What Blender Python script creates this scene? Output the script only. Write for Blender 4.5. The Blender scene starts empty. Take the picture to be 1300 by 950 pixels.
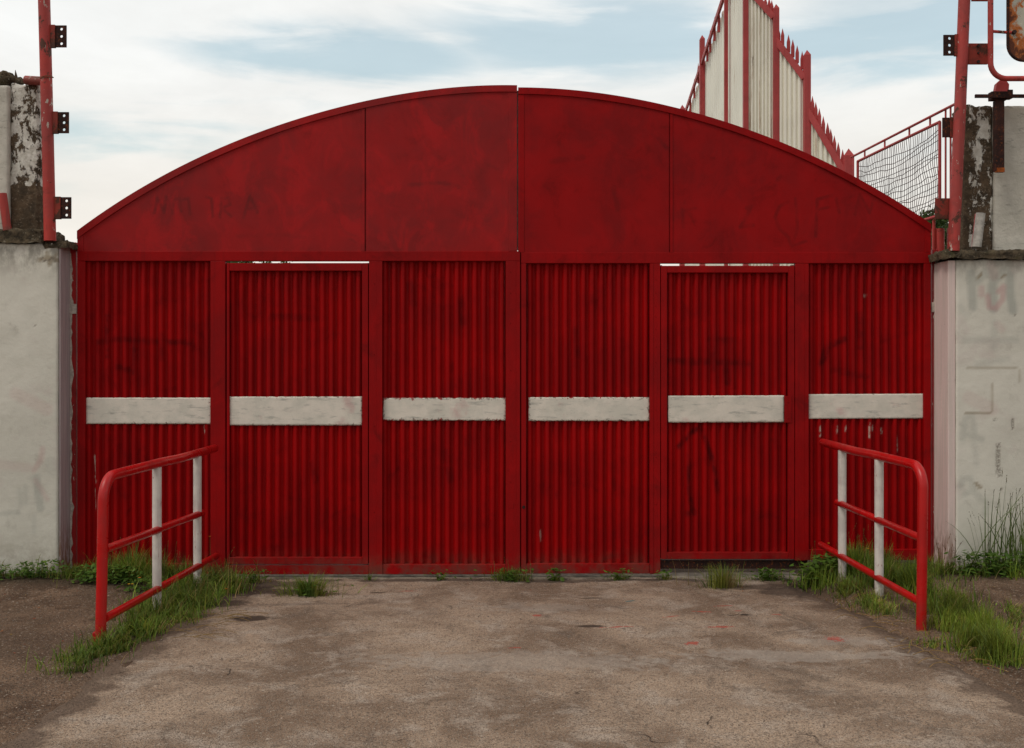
import bpy, bmesh, math, random
import numpy as np
from mathutils import Vector, noise

random.seed(7)
rng = np.random.default_rng(7)
sc = bpy.context.scene
COL = sc.collection
R = math.radians

# ---------------------------------------------------------------- measures
F = 1285.0            # focal length in picture units, eye height 1.6 m, gate plane 7.7 m away
EYE = 1.6
CY = -7.7


def X(px, d):
    return (px - 650.0) * d / F


def Z(py, d):
    return EYE + (460.0 - py) * d / F


def W(px, py, d):
    return Vector((X(px, d), CY + d, Z(py, d)))


def sm(t):
    t = min(1.0, max(0.0, t))
    return t * t * (3 - 2 * t)


def gz(x, y):
    """height of the ground"""
    z = -0.04 + 0.04 * sm((-y - 0.15) / 1.4)
    z += 0.075 * sm((-x - 2.25) / 0.7) * sm((y + 1.3) / 0.9)
    z += 0.115 * sm((x - 2.12) / 0.35) * sm((y + 1.7) / 1.1)
    return z


# ---------------------------------------------------------------- object helpers
def prep(o, label=None, cat=None, group=None, kind=None):
    if label: o['label'] = label
    if cat: o['category'] = cat
    if group: o['group'] = group
    if kind: o['kind'] = kind
    return o


def root(name, loc, label, cat, group=None):
    o = bpy.data.objects.new(name, None)
    COL.objects.link(o)
    o.location = loc
    o.empty_display_size = 0.2
    return prep(o, label, cat, group)


def wpos(o):
    v = Vector(o.location)
    while o.parent:
        o = o.parent
        v = v + Vector(o.location)
    return v


class MB:
    """collects world-space faces, then becomes ONE mesh object"""

    def __init__(s):
        s.v, s.f, s.smooth = [], [], []

    def add(s, vs, fs, smooth=False):
        n = len(s.v)
        s.v += [tuple(v) for v in vs]
        s.f += [tuple(i + n for i in f) for f in fs]
        s.smooth += [smooth] * len(fs)

    def box(s, x0, x1, y0, y1, z0, z1, bev=0.0):
        if x0 > x1: x0, x1 = x1, x0
        if y0 > y1: y0, y1 = y1, y0
        if z0 > z1: z0, z1 = z1, z0
        bm = bmesh.new()
        bmesh.ops.create_cube(bm, size=1)
        for v in bm.verts:
            v.co = Vector(((x0 + x1) / 2 + v.co.x * (x1 - x0), (y0 + y1) / 2 + v.co.y * (y1 - y0), (z0 + z1) / 2 + v.co.z * (z1 - z0)))
        if bev > 0:
            bev = min(bev, 0.4 * min(x1 - x0, y1 - y0, z1 - z0))
            bmesh.ops.bevel(bm, geom=bm.edges[:], offset=bev, segments=2, affect='EDGES', profile=0.5)
        bm.verts.index_update()
        s.add([v.co.copy() for v in bm.verts], [[v.index for v in f.verts] for f in bm.faces])
        bm.free()

    def bar(s, a, b, w, t, up=Vector((0, 0, 1)), ends=(0, 0)):
        """square bar from a to b; w across, t along up"""
        a, b = Vector(a), Vector(b)
        d = (b - a).normalized()
        sd = d.cross(up).normalized()
        u = sd.cross(d).normalized()
        vs = []
        for p in (a, b):
            for i, j in ((-1, -1), (1, -1), (1, 1), (-1, 1)):
                vs.append(p + sd * (i * w / 2) + u * (j * t / 2))
        s.add(vs, [(3, 2, 1, 0), (4, 5, 6, 7), (0, 1, 5, 4), (1, 2, 6, 5), (2, 3, 7, 6), (3, 0, 4, 7)])

    def tube(s, pts, r, n=14, caps=True, wob=0.0):
        pts = [Vector(p) for p in pts]
        rs = r if isinstance(r, (list, tuple)) else [r] * len(pts)
        ref = None
        base = len(s.v)
        rings = []
        for i, p in enumerate(pts):
            t = (pts[min(i + 1, len(pts) - 1)] - pts[max(i - 1, 0)]).normalized()
            if ref is None:
                ref = Vector((0, 0, 1)) if abs(t.z) < 0.9 else Vector((1, 0, 0))
                a = t.cross(ref).normalized()
            else:
                a = (a - t * a.dot(t)).normalized()
            b = t.cross(a)
            ring = []
            for k in range(n):
                an = 2 * math.pi * k / n
                rr = rs[i] * (1 + wob * random.uniform(-1, 1))
                ring.append(p + (a * math.cos(an) + b * math.sin(an)) * rr)
            rings.append(ring)
        vs = [v for ring in rings for v in ring]
        fs = []
        for i in range(len(pts) - 1):
            for k in range(n):
                k2 = (k + 1) % n
                fs.append((i * n + k, i * n + k2, (i + 1) * n + k2, (i + 1) * n + k))
        s.add(vs, fs, True)
        if caps:
            m = len(pts) - 1
            s.add(rings[0], [tuple(range(n - 1, -1, -1))])
            s.add(rings[m], [tuple(range(n))])

    def slab(s, poly, y0, y1):
        """x-z outline given a thickness in y (counter-clockwise seen from -y)"""
        n = len(poly)
        vs = [(x, y0, z) for x, z in poly] + [(x, y1, z) for x, z in poly]
        fs = [tuple(range(n)), tuple(range(2 * n - 1, n - 1, -1))]
        for i in range(n):
            j = (i + 1) % n
            fs.append((j, i, n + i, n + j))
        s.add(vs, fs)

    def build(s, name, mat, parent=None, base=None):
        me = bpy.data.meshes.new(name)
        off = Vector((0, 0, 0))
        if parent is None and base is not None:
            off = Vector(base)
        me.from_pydata([(v[0] - off.x, v[1] - off.y, v[2] - off.z) for v in s.v], [], s.f)
        me.polygons.foreach_set('use_smooth', s.smooth)
        me.materials.append(mat)
        me.update()
        o = bpy.data.objects.new(name, me)
        COL.objects.link(o)
        if parent is not None:
            o.parent = parent
            o.location = -wpos(parent)
        elif base is not None:
            o.location = off
        return o


def each(name, mat, parent, fns):
    """one part per piece"""
    for fn in fns:
        q = MB(); fn(q); q.build(name, mat, parent)


def recalc(o):
    bm = bmesh.new(); bm.from_mesh(o.data)
    bmesh.ops.recalc_face_normals(bm, faces=bm.faces[:])
    bm.to_mesh(o.data); bm.free()
    return o


def arc_pts(p0, corner, p1, r, n=8):
    """polyline p0 - rounded corner - p1"""
    p0, c, p1 = Vector(p0), Vector(corner), Vector(p1)
    a = (p0 - c).normalized(); b = (p1 - c).normalized()
    s0, s1 = c + a * r, c + b * r
    out = []
    for i in range(n + 1):
        t = i / n
        an = t * math.pi / 2
        out.append(c + a * r * (1 - math.sin(an)) + b * r * (1 - math.cos(an)))
    return [p0] + out + [p1]


# ---------------------------------------------------------------- materials
class NT:
    def __init__(s, name):
        s.m = bpy.data.materials.new(name)
        s.m.use_nodes = True
        s.t = s.m.node_tree
        s.t.nodes.clear()
        s.out = s.n('ShaderNodeOutputMaterial')
        s.bs = s.n('ShaderNodeBsdfPrincipled')
        s.t.links.new(s.bs.outputs[0], s.out.inputs[0])
        s.co = s.n('ShaderNodeTexCoord').outputs['Object']

    def n(s, k):
        return s.t.nodes.new(k)

    def put(s, sock, v):
        if isinstance(v, bpy.types.NodeSocket):
            s.t.links.new(v, sock)
        elif isinstance(v, (tuple, list)) and sock.type == 'RGBA':
            sock.default_value = (*v[:3], 1)
        else:
            sock.default_value = v

    def math(s, op, a, b=0.0, c=None, clamp=False):
        q = s.n('ShaderNodeMath'); q.operation = op; q.use_clamp = clamp
        s.put(q.inputs[0], a); s.put(q.inputs[1], b)
        if c is not None: s.put(q.inputs[2], c)
        return q.outputs[0]

    def scale(s, v):
        q = s.n('ShaderNodeMapping'); s.put(q.inputs[0], s.co)
        q.inputs['Scale'].default_value = v
        return q.outputs[0]

    def noise(s, scale, detail=4, rough=0.55, vec=None, dist=0.0):
        q = s.n('ShaderNodeTexNoise')
        s.put(q.inputs['Vector'], vec if vec is not None else s.co)
        q.inputs['Scale'].default_value = scale
        q.inputs['Detail'].default_value = detail
        q.inputs['Roughness'].default_value = rough
        q.inputs['Distortion'].default_value = dist
        return q.outputs[0]

    def voro(s, scale, feature='F1', vec=None, rand=1.0):
        q = s.n('ShaderNodeTexVoronoi'); q.feature = feature
        s.put(q.inputs['Vector'], vec if vec is not None else s.co)
        q.inputs['Scale'].default_value = scale
        q.inputs['Randomness'].default_value = rand
        return q.outputs[0]

    def rng(s, v, a, b, lo=0.0, hi=1.0):
        q = s.n('ShaderNodeMapRange'); q.interpolation_type = 'SMOOTHSTEP'
        s.put(q.inputs[0], v)
        q.inputs[1].default_value = a; q.inputs[2].default_value = b
        q.inputs[3].default_value = lo; q.inputs[4].default_value = hi
        return q.outputs[0]

    def mix(s, f, a, b, mode='MIX'):
        q = s.n('ShaderNodeMix'); q.data_type = 'RGBA'; q.blend_type = mode
        s.put(q.inputs['Factor'], f)
        s.put(q.inputs[6], a); s.put(q.inputs[7], b)
        return q.outputs[2]

    def attr(s, name, col=False):
        q = s.n('ShaderNodeAttribute'); q.attribute_name = name
        return q.outputs['Color' if col else 'Fac']

    def xyz(s):
        q = s.n('ShaderNodeSeparateXYZ'); s.put(q.inputs[0], s.co)
        return q.outputs

    def blob(s, cx, cy, rx, ry, wob=0.5, wsc=9.0, ang=0.0, cz=None):
        """soft patch with a ragged edge at a place on the surface (x,y) - 1 inside"""
        mp = s.n('ShaderNodeMapping'); mp.vector_type = 'TEXTURE'
        s.put(mp.inputs[0], s.co)
        mp.inputs['Location'].default_value = (cx, cy, 0)
        mp.inputs['Rotation'].default_value = (0, 0, ang)
        mp.inputs['Scale'].default_value = (rx, ry, 1e3)
        ln = s.n('ShaderNodeVectorMath'); ln.operation = 'LENGTH'
        s.put(ln.inputs[0], mp.outputs[0])
        d = s.math('ADD', ln.outputs['Value'], s.math('MULTIPLY', s.math('SUBTRACT', s.noise(wsc, 5, 0.65), 0.5), wob * 4))
        return s.rng(d, 0.6, 1.1, 1.0, 0.0)

    def bump(s, h, strength=0.3, dist=0.01, normal=None):
        q = s.n('ShaderNodeBump')
        q.inputs['Strength'].default_value = strength
        q.inputs['Distance'].default_value = dist
        s.put(q.inputs['Height'], h)
        if normal is not None: s.put(q.inputs['Normal'], normal)
        return q.outputs[0]

    def fin(s, col, rough=0.7, normal=None, spec=0.5, metal=0.0):
        s.put(s.bs.inputs['Base Color'], col)
        s.put(s.bs.inputs['Roughness'], rough)
        s.bs.inputs['Specular IOR Level'].default_value = spec
        s.put(s.bs.inputs['Metallic'], metal)
        if normal is not None: s.put(s.bs.inputs['Normal'], normal)
        return s.m


def red_paint(name, a, b, dark, sheet=False, chips=0.0, grime=0.6, streak=0.5, rough=0.5, rust=0.0, smudge=False, spec=0.35, roll_k=0.3):
    t = NT(name)
    big = t.noise(1.7, 5, 0.6, dist=0.3)
    c = t.mix(t.rng(big, 0.38, 0.62), a, b)
    roll = t.noise(1.0, 6, 0.7, vec=t.scale((4.0, 4.0, 2.8)), dist=0.7)
    c = t.mix(t.rng(roll, 0.46, 0.66, 0, roll_k), c, (a[0] * 1.35, a[1] * 1.1, a[2] * 1.2))
    st = t.noise(1.0, 5, 0.6, vec=t.scale((26, 26, 0.9)))
    c = t.mix(t.rng(st, 0.5, 0.74, 0, streak), c, dark)
    gr = t.noise(4.3, 7, 0.68, dist=0.6)
    c = t.mix(t.rng(gr, 0.53, 0.74, 0, grime), c, dark)
    if smudge:
        c = t.mix(t.math('MULTIPLY', t.attr('chip'), t.rng(t.noise(40, 4), 0.35, 0.5)), c, (0.5, 0.40, 0.34))
        c = t.mix(t.math('MULTIPLY', t.attr('smudge'), t.rng(t.noise(14, 4), 0.3, 0.65, 0.35, 1.0)), c, (dark[0] * 0.55, dark[1], dark[2]))
    z = t.xyz()[2]
    # mud thrown up from the ground
    mud = t.math('MULTIPLY', t.rng(z, -0.03, 0.22, 1, 0), t.rng(t.noise(9, 6, 0.7), 0.35, 0.62))
    c = t.mix(t.math('MULTIPLY', mud, 0.75), c, (0.13, 0.055, 0.04))
    if rust:
        rn = t.noise(7, 8, 0.72, dist=0.4)
        rm = t.rng(rn, 0.66 - 0.22 * rust, 0.70 - 0.2 * rust)
        rc = t.mix(t.noise(40, 5), (0.13, 0.035, 0.015), (0.035, 0.018, 0.014))
        c = t.mix(rm, c, rc)
    sp = t.noise(70, 3, 0.6)
    c = t.mix(t.rng(sp, 0.72, 0.76, 0, 0.5), c, (dark[0] * 0.6, dark[1], dark[2]))
    if chips:
        cn = t.noise(1.0, 6, 0.7, vec=t.scale((28, 28, 11)))
        c = t.mix(t.rng(cn, 0.76 - chips, 0.775 - chips), c, (0.5, 0.44, 0.38))
    hgt = t.math('ADD', t.math('MULTIPLY', t.noise(90, 4), 0.4), t.math('MULTIPLY', t.noise(9, 5), 1.0))
    nn = t.bump(hgt, 0.25, 0.004)
    rg = t.rng(gr, 0.3, 0.75, rough - 0.07, rough + 0.18)
    return t.fin(c, rg, nn, spec)


RED = red_paint('gate_red_paint', (0.31, 0.002, 0.003), (0.24, 0.003, 0.004), (0.11, 0.003, 0.003), smudge=True, spec=0.12, streak=0.3)
RED_PALER = red_paint('gate_red_paint_paler', (0.32, 0.005, 0.006), (0.235, 0.007, 0.008), (0.14, 0.006, 0.006), smudge=True, rough=0.5, spec=0.22, streak=0.08, grime=0.45, roll_k=0.65)  # paler red for the top sheets of the left leaf
RED_SHEET = red_paint('gate_red_sheet_paint', (0.30, 0.002, 0.003), (0.215, 0.003, 0.004), (0.11, 0.003, 0.003), smudge=True, spec=0.14, streak=0.08, grime=0.5)
RED_CORR = red_paint('corrugated_red_paint', (0.33, 0.0018, 0.0025), (0.26, 0.002, 0.003), (0.12, 0.002, 0.003), grime=0.5, streak=0.4, spec=0.10, smudge=True)
RED_POST = red_paint('chipped_red_paint', (0.36, 0.008, 0.009), (0.28, 0.010, 0.010), (0.10, 0.006, 0.006), chips=0.12)
RED_RAIL = red_paint('glossy_red_rail_paint', (0.50, 0.006, 0.006), (0.43, 0.006, 0.006), (0.16, 0.008, 0.007), grime=0.55, streak=0.25, rough=0.3, spec=0.45, chips=0.075)
RED_POLE = red_paint('weathered_red_pole_paint', (0.46, 0.045, 0.035), (0.34, 0.05, 0.045), (0.16, 0.035, 0.03), grime=0.8, streak=0.7, rust=0.4, chips=0.13, rough=0.55)
RED_FENCE = red_paint('faded_red_fence_paint', (0.44, 0.06, 0.06), (0.36, 0.05, 0.05), (0.20, 0.04, 0.04), grime=0.4, streak=0.4, rough=0.6)
RUSTY_RED = red_paint('rusty_red_bracket_paint', (0.30, 0.035, 0.02), (0.19, 0.028, 0.018), (0.08, 0.02, 0.015), rust=0.8, rough=0.7)


def rust_mat(name, a, b, c0):
    t = NT(name)
    n1 = t.noise(14, 8, 0.7)
    c = t.mix(t.rng(n1, 0.35, 0.6), a, b)
    c = t.mix(t.rng(t.noise(60, 4), 0.55, 0.7), c, c0)
    return t.fin(c, 0.85, t.bump(t.noise(80, 5), 0.5, 0.004), 0.2)


DARK_RUST = rust_mat('dark_rust', (0.05, 0.018, 0.014), (0.022, 0.011, 0.010), (0.16, 0.045, 0.014))


def white_plate_mat():
    t = NT('white_plate_paint')
    n1 = t.noise(7, 7, 0.65)
    c = t.mix(t.rng(n1, 0.35, 0.65), (0.76, 0.70, 0.62), (0.63, 0.60, 0.53))
    st = t.noise(1.0, 6, 0.7, vec=t.scale((6, 6, 26)))
    c = t.mix(t.rng(st, 0.52, 0.7, 0, 0.75), c, (0.34, 0.34, 0.31))
    pk = t.noise(3.4, 5, 0.6)
    c = t.mix(t.rng(pk, 0.56, 0.7, 0, 0.6), c, (0.55, 0.33, 0.32))
    sp = t.noise(46, 6, 0.75)
    edge = t.math('MULTIPLY', t.attr('edge'), 0.16)
    c = t.mix(t.rng(t.math('ADD', sp, edge), 0.66, 0.72, 0, 0.85), c, (0.17, 0.14, 0.12))
    ch = t.noise(24, 6, 0.75)
    c = t.mix(t.rng(t.math('ADD', ch, t.math('MULTIPLY', t.attr('edge'), 0.17)), 0.73, 0.76), c, (0.26, 0.02, 0.02))
    return t.fin(c, 0.6, t.bump(t.math('ADD', t.noise(35, 6, 0.7), t.math('MULTIPLY', t.noise(110, 3), 0.5)), 0.35, 0.004), 0.3)


PLATE = white_plate_mat()


def white_post_mat():
    t = NT('white_post_paint')
    c = t.mix(t.rng(t.noise(9, 5), 0.35, 0.65), (0.70, 0.66, 0.61), (0.56, 0.52, 0.49))
    c = t.mix(t.rng(t.noise(1.0, 5, 0.6, vec=t.scale((60, 60, 3))), 0.52, 0.68, 0, 0.6), c, (0.48, 0.33, 0.32))
    ch = t.noise(1.0, 6, 0.7, vec=t.scale((55, 55, 16)))
    c = t.mix(t.rng(ch, 0.64, 0.67), c, (0.25, 0.05, 0.035))
    z = t.xyz()[2]
    c = t.mix(t.math('MULTIPLY', t.rng(z, 0.0, 0.2, 1, 0), t.rng(t.noise(30, 5), 0.4, 0.6)), c, (0.20, 0.16, 0.11))
    return t.fin(c, 0.5, t.bump(t.noise(60, 4), 0.3, 0.003), 0.4)


WHITE_POST = white_post_mat()


def plaster_mat(name, a, b, seams=False):
    t = NT(name)
    c = t.mix(t.rng(t.noise(1.6, 6, 0.6), 0.35, 0.65), a, b)
    c = t.mix(t.rng(t.noise(1.0, 6, 0.65, vec=t.scale((4, 4, 15))), 0.52, 0.75, 0, 0.2), c, (a[0] * 0.72, a[1] * 0.72, a[2] * 0.66))
    c = t.mix(t.rng(t.noise(5, 7, 0.7), 0.55, 0.75, 0, 0.45), c, (0.36, 0.34, 0.29))
    c = t.mix(t.rng(t.noise(2.6, 4, 0.6), 0.56, 0.72, 0, 0.35), c, (0.55, 0.45, 0.43))
    c = t.mix(t.math('MULTIPLY', t.attr('green'), 0.55), c, (0.25, 0.28, 0.26))
    c = t.mix(t.math('MULTIPLY', t.attr('pink'), 0.5), c, (0.50, 0.20, 0.22))
    c = t.mix(t.math('MULTIPLY', t.attr('brown'), 0.8), c, (0.22, 0.15, 0.07))
    z = t.xyz()[2]
    # blotchy darker tone below the coping, browner towards the foot
    top = t.math('MULTIPLY', t.rng(z, 2.16, 2.42, 0, 1), t.rng(t.noise(1.0, 7, 0.72, vec=t.scale((9, 9, 5))), 0.4, 0.62))
    c = t.mix(t.math('MULTIPLY', top, 0.6), c, (0.16, 0.14, 0.115))
    foot = t.math('MULTIPLY', t.rng(z, 0.02, 0.42, 1, 0), t.rng(t.noise(8, 6, 0.7), 0.3, 0.65))
    c = t.mix(t.math('MULTIPLY', foot, 0.6), c, (0.22, 0.17, 0.12))
    hole = t.math('MULTIPLY', t.attr('hole'), t.rng(t.noise(70, 5, 0.7), 0.42, 0.52))
    pk = t.noise(26, 7, 0.78)
    pm = t.rng(pk, 0.725, 0.75)
    c = t.mix(t.math('MAXIMUM', pm, hole), c, (0.20, 0.17, 0.14))
    h = t.math('SUBTRACT', t.math('ADD', t.noise(28, 8, 0.7), t.math('MULTIPLY', t.noise(1.0, 4, 0.6, vec=t.scale((7, 7, 22))), 0.25)), t.math('MULTIPLY', t.math('MAXIMUM', pm, hole), 2.0))
    return t.fin(c, 0.9, t.bump(h, 0.35, 0.008), 0.15)


PLASTER = plaster_mat('grey_white_plaster', (0.73, 0.705, 0.63), (0.63, 0.61, 0.54))


def jamb_mat(name, a, b):
    t = NT(name)
    c = t.mix(t.rng(t.noise(1.0, 5, 0.6, vec=t.scale((40, 40, 2))), 0.4, 0.62), a, b)
    z = t.xyz()[2]
    foot = t.math('MULTIPLY', t.rng(z, 0.05, 0.5, 1, 0), t.rng(t.noise(1.0, 7, 0.7, vec=t.scale((40, 40, 9))), 0.42, 0.55))
    c = t.mix(foot, c, (0.20, 0.10, 0.05))
    c = t.mix(t.rng(t.noise(1.0, 6, 0.75, vec=t.scale((90, 90, 12))), 0.66, 0.7, 0, 0.7), c, (0.22, 0.17, 0.15))
    return t.fin(c, 0.75, t.bump(t.noise(50, 5), 0.4, 0.004), 0.25)


JAMB_L = jamb_mat('mauve_jamb_paint', (0.43, 0.355, 0.36), (0.36, 0.30, 0.31))
JAMB_R = jamb_mat('pinkish_jamb_paint', (0.74, 0.59, 0.56), (0.66, 0.55, 0.51))


def peel_mat(name, bare_below, amount):
    """brown crumbling concrete with what is left of a coat of white paint"""
    t = NT(name)
    bare = t.mix(t.rng(t.noise(9, 8, 0.72), 0.35, 0.65), (0.15, 0.105, 0.068), (0.065, 0.05, 0.036))
    bare = t.mix(t.rng(t.noise(55, 4, 0.6), 0.55, 0.7), bare, (0.24, 0.19, 0.14))
    pn = t.noise(1.0, 8, 0.74, vec=t.scale((15, 15, 9)), dist=0.3)
    paint = t.attr('paint')
    v = t.math('ADD', pn, t.math('MULTIPLY', t.math('SUBTRACT', paint, 0.5), 0.42))
    m = t.rng(v, 0.505, 0.52)
    white = t.mix(t.rng(t.noise(20, 6, 0.7), 0.35, 0.7), (0.84, 0.82, 0.76), (0.60, 0.57, 0.50))
    c = t.mix(m, bare, white)
    h = t.math('ADD', t.math('MULTIPLY', m, 1.6), t.noise(38, 8, 0.75))
    return t.fin(c, 0.92, t.bump(h, 0.9, 0.02), 0.1)


PEEL = peel_mat('peeling_white_on_brown_concrete', 0, 0)


def crust_mat():
    t = NT('mossy_coping_concrete')
    c = t.mix(t.rng(t.noise(14, 8, 0.72), 0.35, 0.65), (0.17, 0.13, 0.085), (0.045, 0.037, 0.028))
    c = t.mix(t.rng(t.noise(30, 6, 0.7), 0.58, 0.68), c, (0.33, 0.30, 0.23))
    c = t.mix(t.rng(t.noise(6, 5, 0.7), 0.55, 0.7, 0, 0.6), c, (0.075, 0.075, 0.03))
    return t.fin(c, 0.95, t.bump(t.noise(45, 8, 0.75), 1.0, 0.02), 0.1)


CRUST = crust_mat()


def slab_mat():
    t = NT('board_marked_concrete')
    c = t.mix(t.rng(t.noise(4, 7, 0.65), 0.35, 0.65), (0.66, 0.63, 0.56), (0.50, 0.48, 0.42))
    c = t.mix(t.rng(t.noise(1.0, 6, 0.7, vec=t.scale((9, 9, 30))), 0.56, 0.68, 0, 0.5), c, (0.20, 0.19, 0.165))
    c = t.mix(t.rng(t.noise(22, 7, 0.75), 0.68, 0.71, 0, 0.8), c, (0.10, 0.09, 0.08))
    return t.fin(c, 0.9, t.bump(t.noise(30, 7, 0.7), 0.6, 0.012), 0.15)


SLAB = slab_mat()


def drive_mat():
    t = NT('worn_concrete_driveway')
    c = t.mix(t.rng(t.noise(1.1, 7, 0.66, dist=0.4), 0.38, 0.60), (0.46, 0.335, 0.245), (0.225, 0.148, 0.10))
    c = t.mix(t.rng(t.noise(3.6, 7, 0.68, dist=0.5), 0.48, 0.66, 0, 0.7), c, (0.50, 0.41, 0.34))
    c = t.mix(t.rng(t.noise(2.4, 6, 0.7, dist=1.2), 0.54, 0.70, 0, 0.65), c, (0.125, 0.09, 0.068))
    ag = t.voro(95)
    c = t.mix(t.rng(ag, 0.12, 0.5, 0.6, 0.0), c, (0.50, 0.43, 0.36))
    ag2 = t.noise(150, 3, 0.7)
    c = t.mix(t.rng(ag2, 0.50, 0.62, 0, 0.8), c, (0.09, 0.062, 0.045))
    c = t.mix(t.rng(t.noise(60, 5, 0.75), 0.54, 0.62, 0, 0.7), c, (0.10, 0.07, 0.05))
    c = t.mix(t.rng(t.noise(48, 4, 0.8, dist=0.3), 0.59, 0.66, 0, 0.8), c, (0.54, 0.45, 0.37))
    c = t.mix(t.math('MULTIPLY', t.rng(t.noise(17, 6, 0.75), 0.56, 0.66), 0.55), c, (0.12, 0.085, 0.06))
    pits = t.noise(38, 6, 0.78)
    pm = t.rng(pits, 0.66, 0.70)
    c = t.mix(t.math('MULTIPLY', pm, 0.7), c, (0.07, 0.05, 0.038))
    em = t.rng(t.math('ADD', t.attr('edge'), t.math('MULTIPLY', t.math('SUBTRACT', t.noise(4.5, 7, 0.7), 0.5), 1.7)), 0.45, 0.75)
    c = t.mix(t.math('MULTIPLY', em, 0.85), c, t.mix(t.rng(t.noise(70, 5, 0.8), 0.45, 0.62), (0.15, 0.10, 0.072), (0.07, 0.047, 0.034)))
    # worn lighter tracks, stains and a dark strip along the gate foot
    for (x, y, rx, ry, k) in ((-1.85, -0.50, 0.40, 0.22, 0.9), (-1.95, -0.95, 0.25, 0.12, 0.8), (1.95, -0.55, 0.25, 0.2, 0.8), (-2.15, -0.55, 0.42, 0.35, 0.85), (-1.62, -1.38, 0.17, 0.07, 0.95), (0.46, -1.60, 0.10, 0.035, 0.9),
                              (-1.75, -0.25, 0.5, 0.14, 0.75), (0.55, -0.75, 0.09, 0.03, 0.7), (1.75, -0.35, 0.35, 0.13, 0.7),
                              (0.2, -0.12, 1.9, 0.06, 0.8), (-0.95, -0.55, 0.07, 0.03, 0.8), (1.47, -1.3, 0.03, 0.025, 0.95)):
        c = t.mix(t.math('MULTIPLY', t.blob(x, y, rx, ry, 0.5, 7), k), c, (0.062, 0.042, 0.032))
    for (x, y, rx, ry, k) in ((1.55, -2.2, 0.7, 0.12, 0.55), (0.0, -2.3, 0.9, 0.2, 0.4), (0.2, -1.05, 0.4, 0.15, 0.35), (1.9, -1.9, 0.35, 0.1, 0.4)):
        c = t.mix(t.math('MULTIPLY', t.blob(x, y, rx, ry, 0.7, 12), k), c, (0.42, 0.36, 0.31))
    # spilt red paint and one blue scrap
    for (x, y, rx, ry, an) in ((0.157, -1.30, 0.035, 0.03, 0.5), (0.64, -1.62, 0.085, 0.012, 0.1), (1.26, -1.6, 0.07, 0.022, 0.1), (1.22, -1.22, 0.06, 0.015, -0.2),
                               (1.40, -1.05, 0.07, 0.012, 0.2), (1.45, -1.20, 0.03, 0.012, 0.2), (1.68, -1.28, 0.03, 0.012, 0.0), (1.02, -1.98, 0.05, 0.03, 0.7),
                               (1.87, -1.85, 0.05, 0.05, -0.8), (0.02, -2.05, 0.04, 0.015, 0.0), (1.0, -1.35, 0.05, 0.01, 0.3), (-0.75, -0.5, 0.06, 0.012, 0.1)):
        c = t.mix(t.math('MULTIPLY', t.blob(x, y, rx, ry, 1.1, 45, an), 0.7), c, (0.46, 0.06, 0.04))
    c = t.mix(t.math('MULTIPLY', t.blob(0.80, -0.85, 0.04, 0.018, 0.4, 30, 0.3), 0.8), c, (0.06, 0.16, 0.17))
    # hairline cracks
    wv = t.n('ShaderNodeVectorMath'); wv.operation = 'ADD'
    t.put(wv.inputs[0], t.co)
    nz = t.n('ShaderNodeTexNoise'); t.put(nz.inputs['Vector'], t.co); nz.inputs['Scale'].default_value = 2.5; nz.inputs['Detail'].default_value = 6
    sc_ = t.n('ShaderNodeVectorMath'); sc_.operation = 'SCALE'; t.put(sc_.inputs[0], nz.outputs['Color']); sc_.inputs['Scale'].default_value = 0.5
    t.put(wv.inputs[1], sc_.outputs[0])
    cr = t.voro(0.8, 'DISTANCE_TO_EDGE', wv.outputs[0])
    cm = t.math('MULTIPLY', t.rng(cr, 0.0, 0.005, 1, 0), t.rng(t.noise(2.6, 4), 0.56, 0.66))
    c = t.mix(t.math('MULTIPLY', cm, 0.8), c, (0.05, 0.035, 0.028))
    h = t.math('ADD', t.math('MULTIPLY', t.rng(ag, 0.0, 0.5, 1, 0), 0.5), t.math('ADD', t.noise(12, 8, 0.75), t.math('MULTIPLY', t.math('ADD', pm, cm), -0.9)))
    nn = t.bump(h, 0.9, 0.014)
    return t.fin(c, 0.88, nn, 0.25)


def ground_mat():
    t = NT('dirty_asphalt_ground')
    c = t.mix(t.rng(t.noise(1.3, 6, 0.62, dist=0.5), 0.36, 0.62), (0.26, 0.165, 0.108), (0.14, 0.088, 0.058))
    c = t.mix(t.rng(t.noise(2.9, 7, 0.7, dist=0.8), 0.50, 0.66, 0, 0.85), c, (0.085, 0.045, 0.026))
    ag = t.voro(75)
    c = t.mix(t.rng(ag, 0.1, 0.45, 0.6, 0.0), c, (0.34, 0.27, 0.22))
    c = t.mix(t.rng(t.noise(120, 3, 0.7), 0.50, 0.62, 0, 0.85), c, (0.055, 0.038, 0.028))
    c = t.mix(t.rng(t.noise(50, 4, 0.8), 0.58, 0.64, 0, 0.8), c, (0.46, 0.38, 0.31))
    lt = t.noise(20, 6, 0.75)
    c = t.mix(t.rng(lt, 0.69, 0.72, 0, 0.7), c, (0.30, 0.11, 0.035))
    # bare soil where the plants grow
    x, y, z = t.xyz()[0], t.xyz()[1], t.xyz()[2]
    soil = t.rng(t.math('ADD', y, t.math('MULTIPLY', t.noise(3, 5), 0.4)), -0.55, -0.25)
    c = t.mix(t.math('MULTIPLY', soil, 0.8), c, (0.060, 0.042, 0.026))
    far = t.rng(y, 1.0, 6.0)
    c = t.mix(far, c, t.mix(t.noise(0.4, 6), (0.06, 0.075, 0.03), (0.11, 0.10, 0.06)))
    h = t.math('ADD', t.math('MULTIPLY', t.rng(ag, 0.0, 0.45, 1, 0), 0.8), t.noise(9, 8, 0.75))
    return t.fin(c, 0.92, t.bump(h, 1.0, 0.018), 0.2)


DRIVE = drive_mat()
GROUND = ground_mat()


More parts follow.
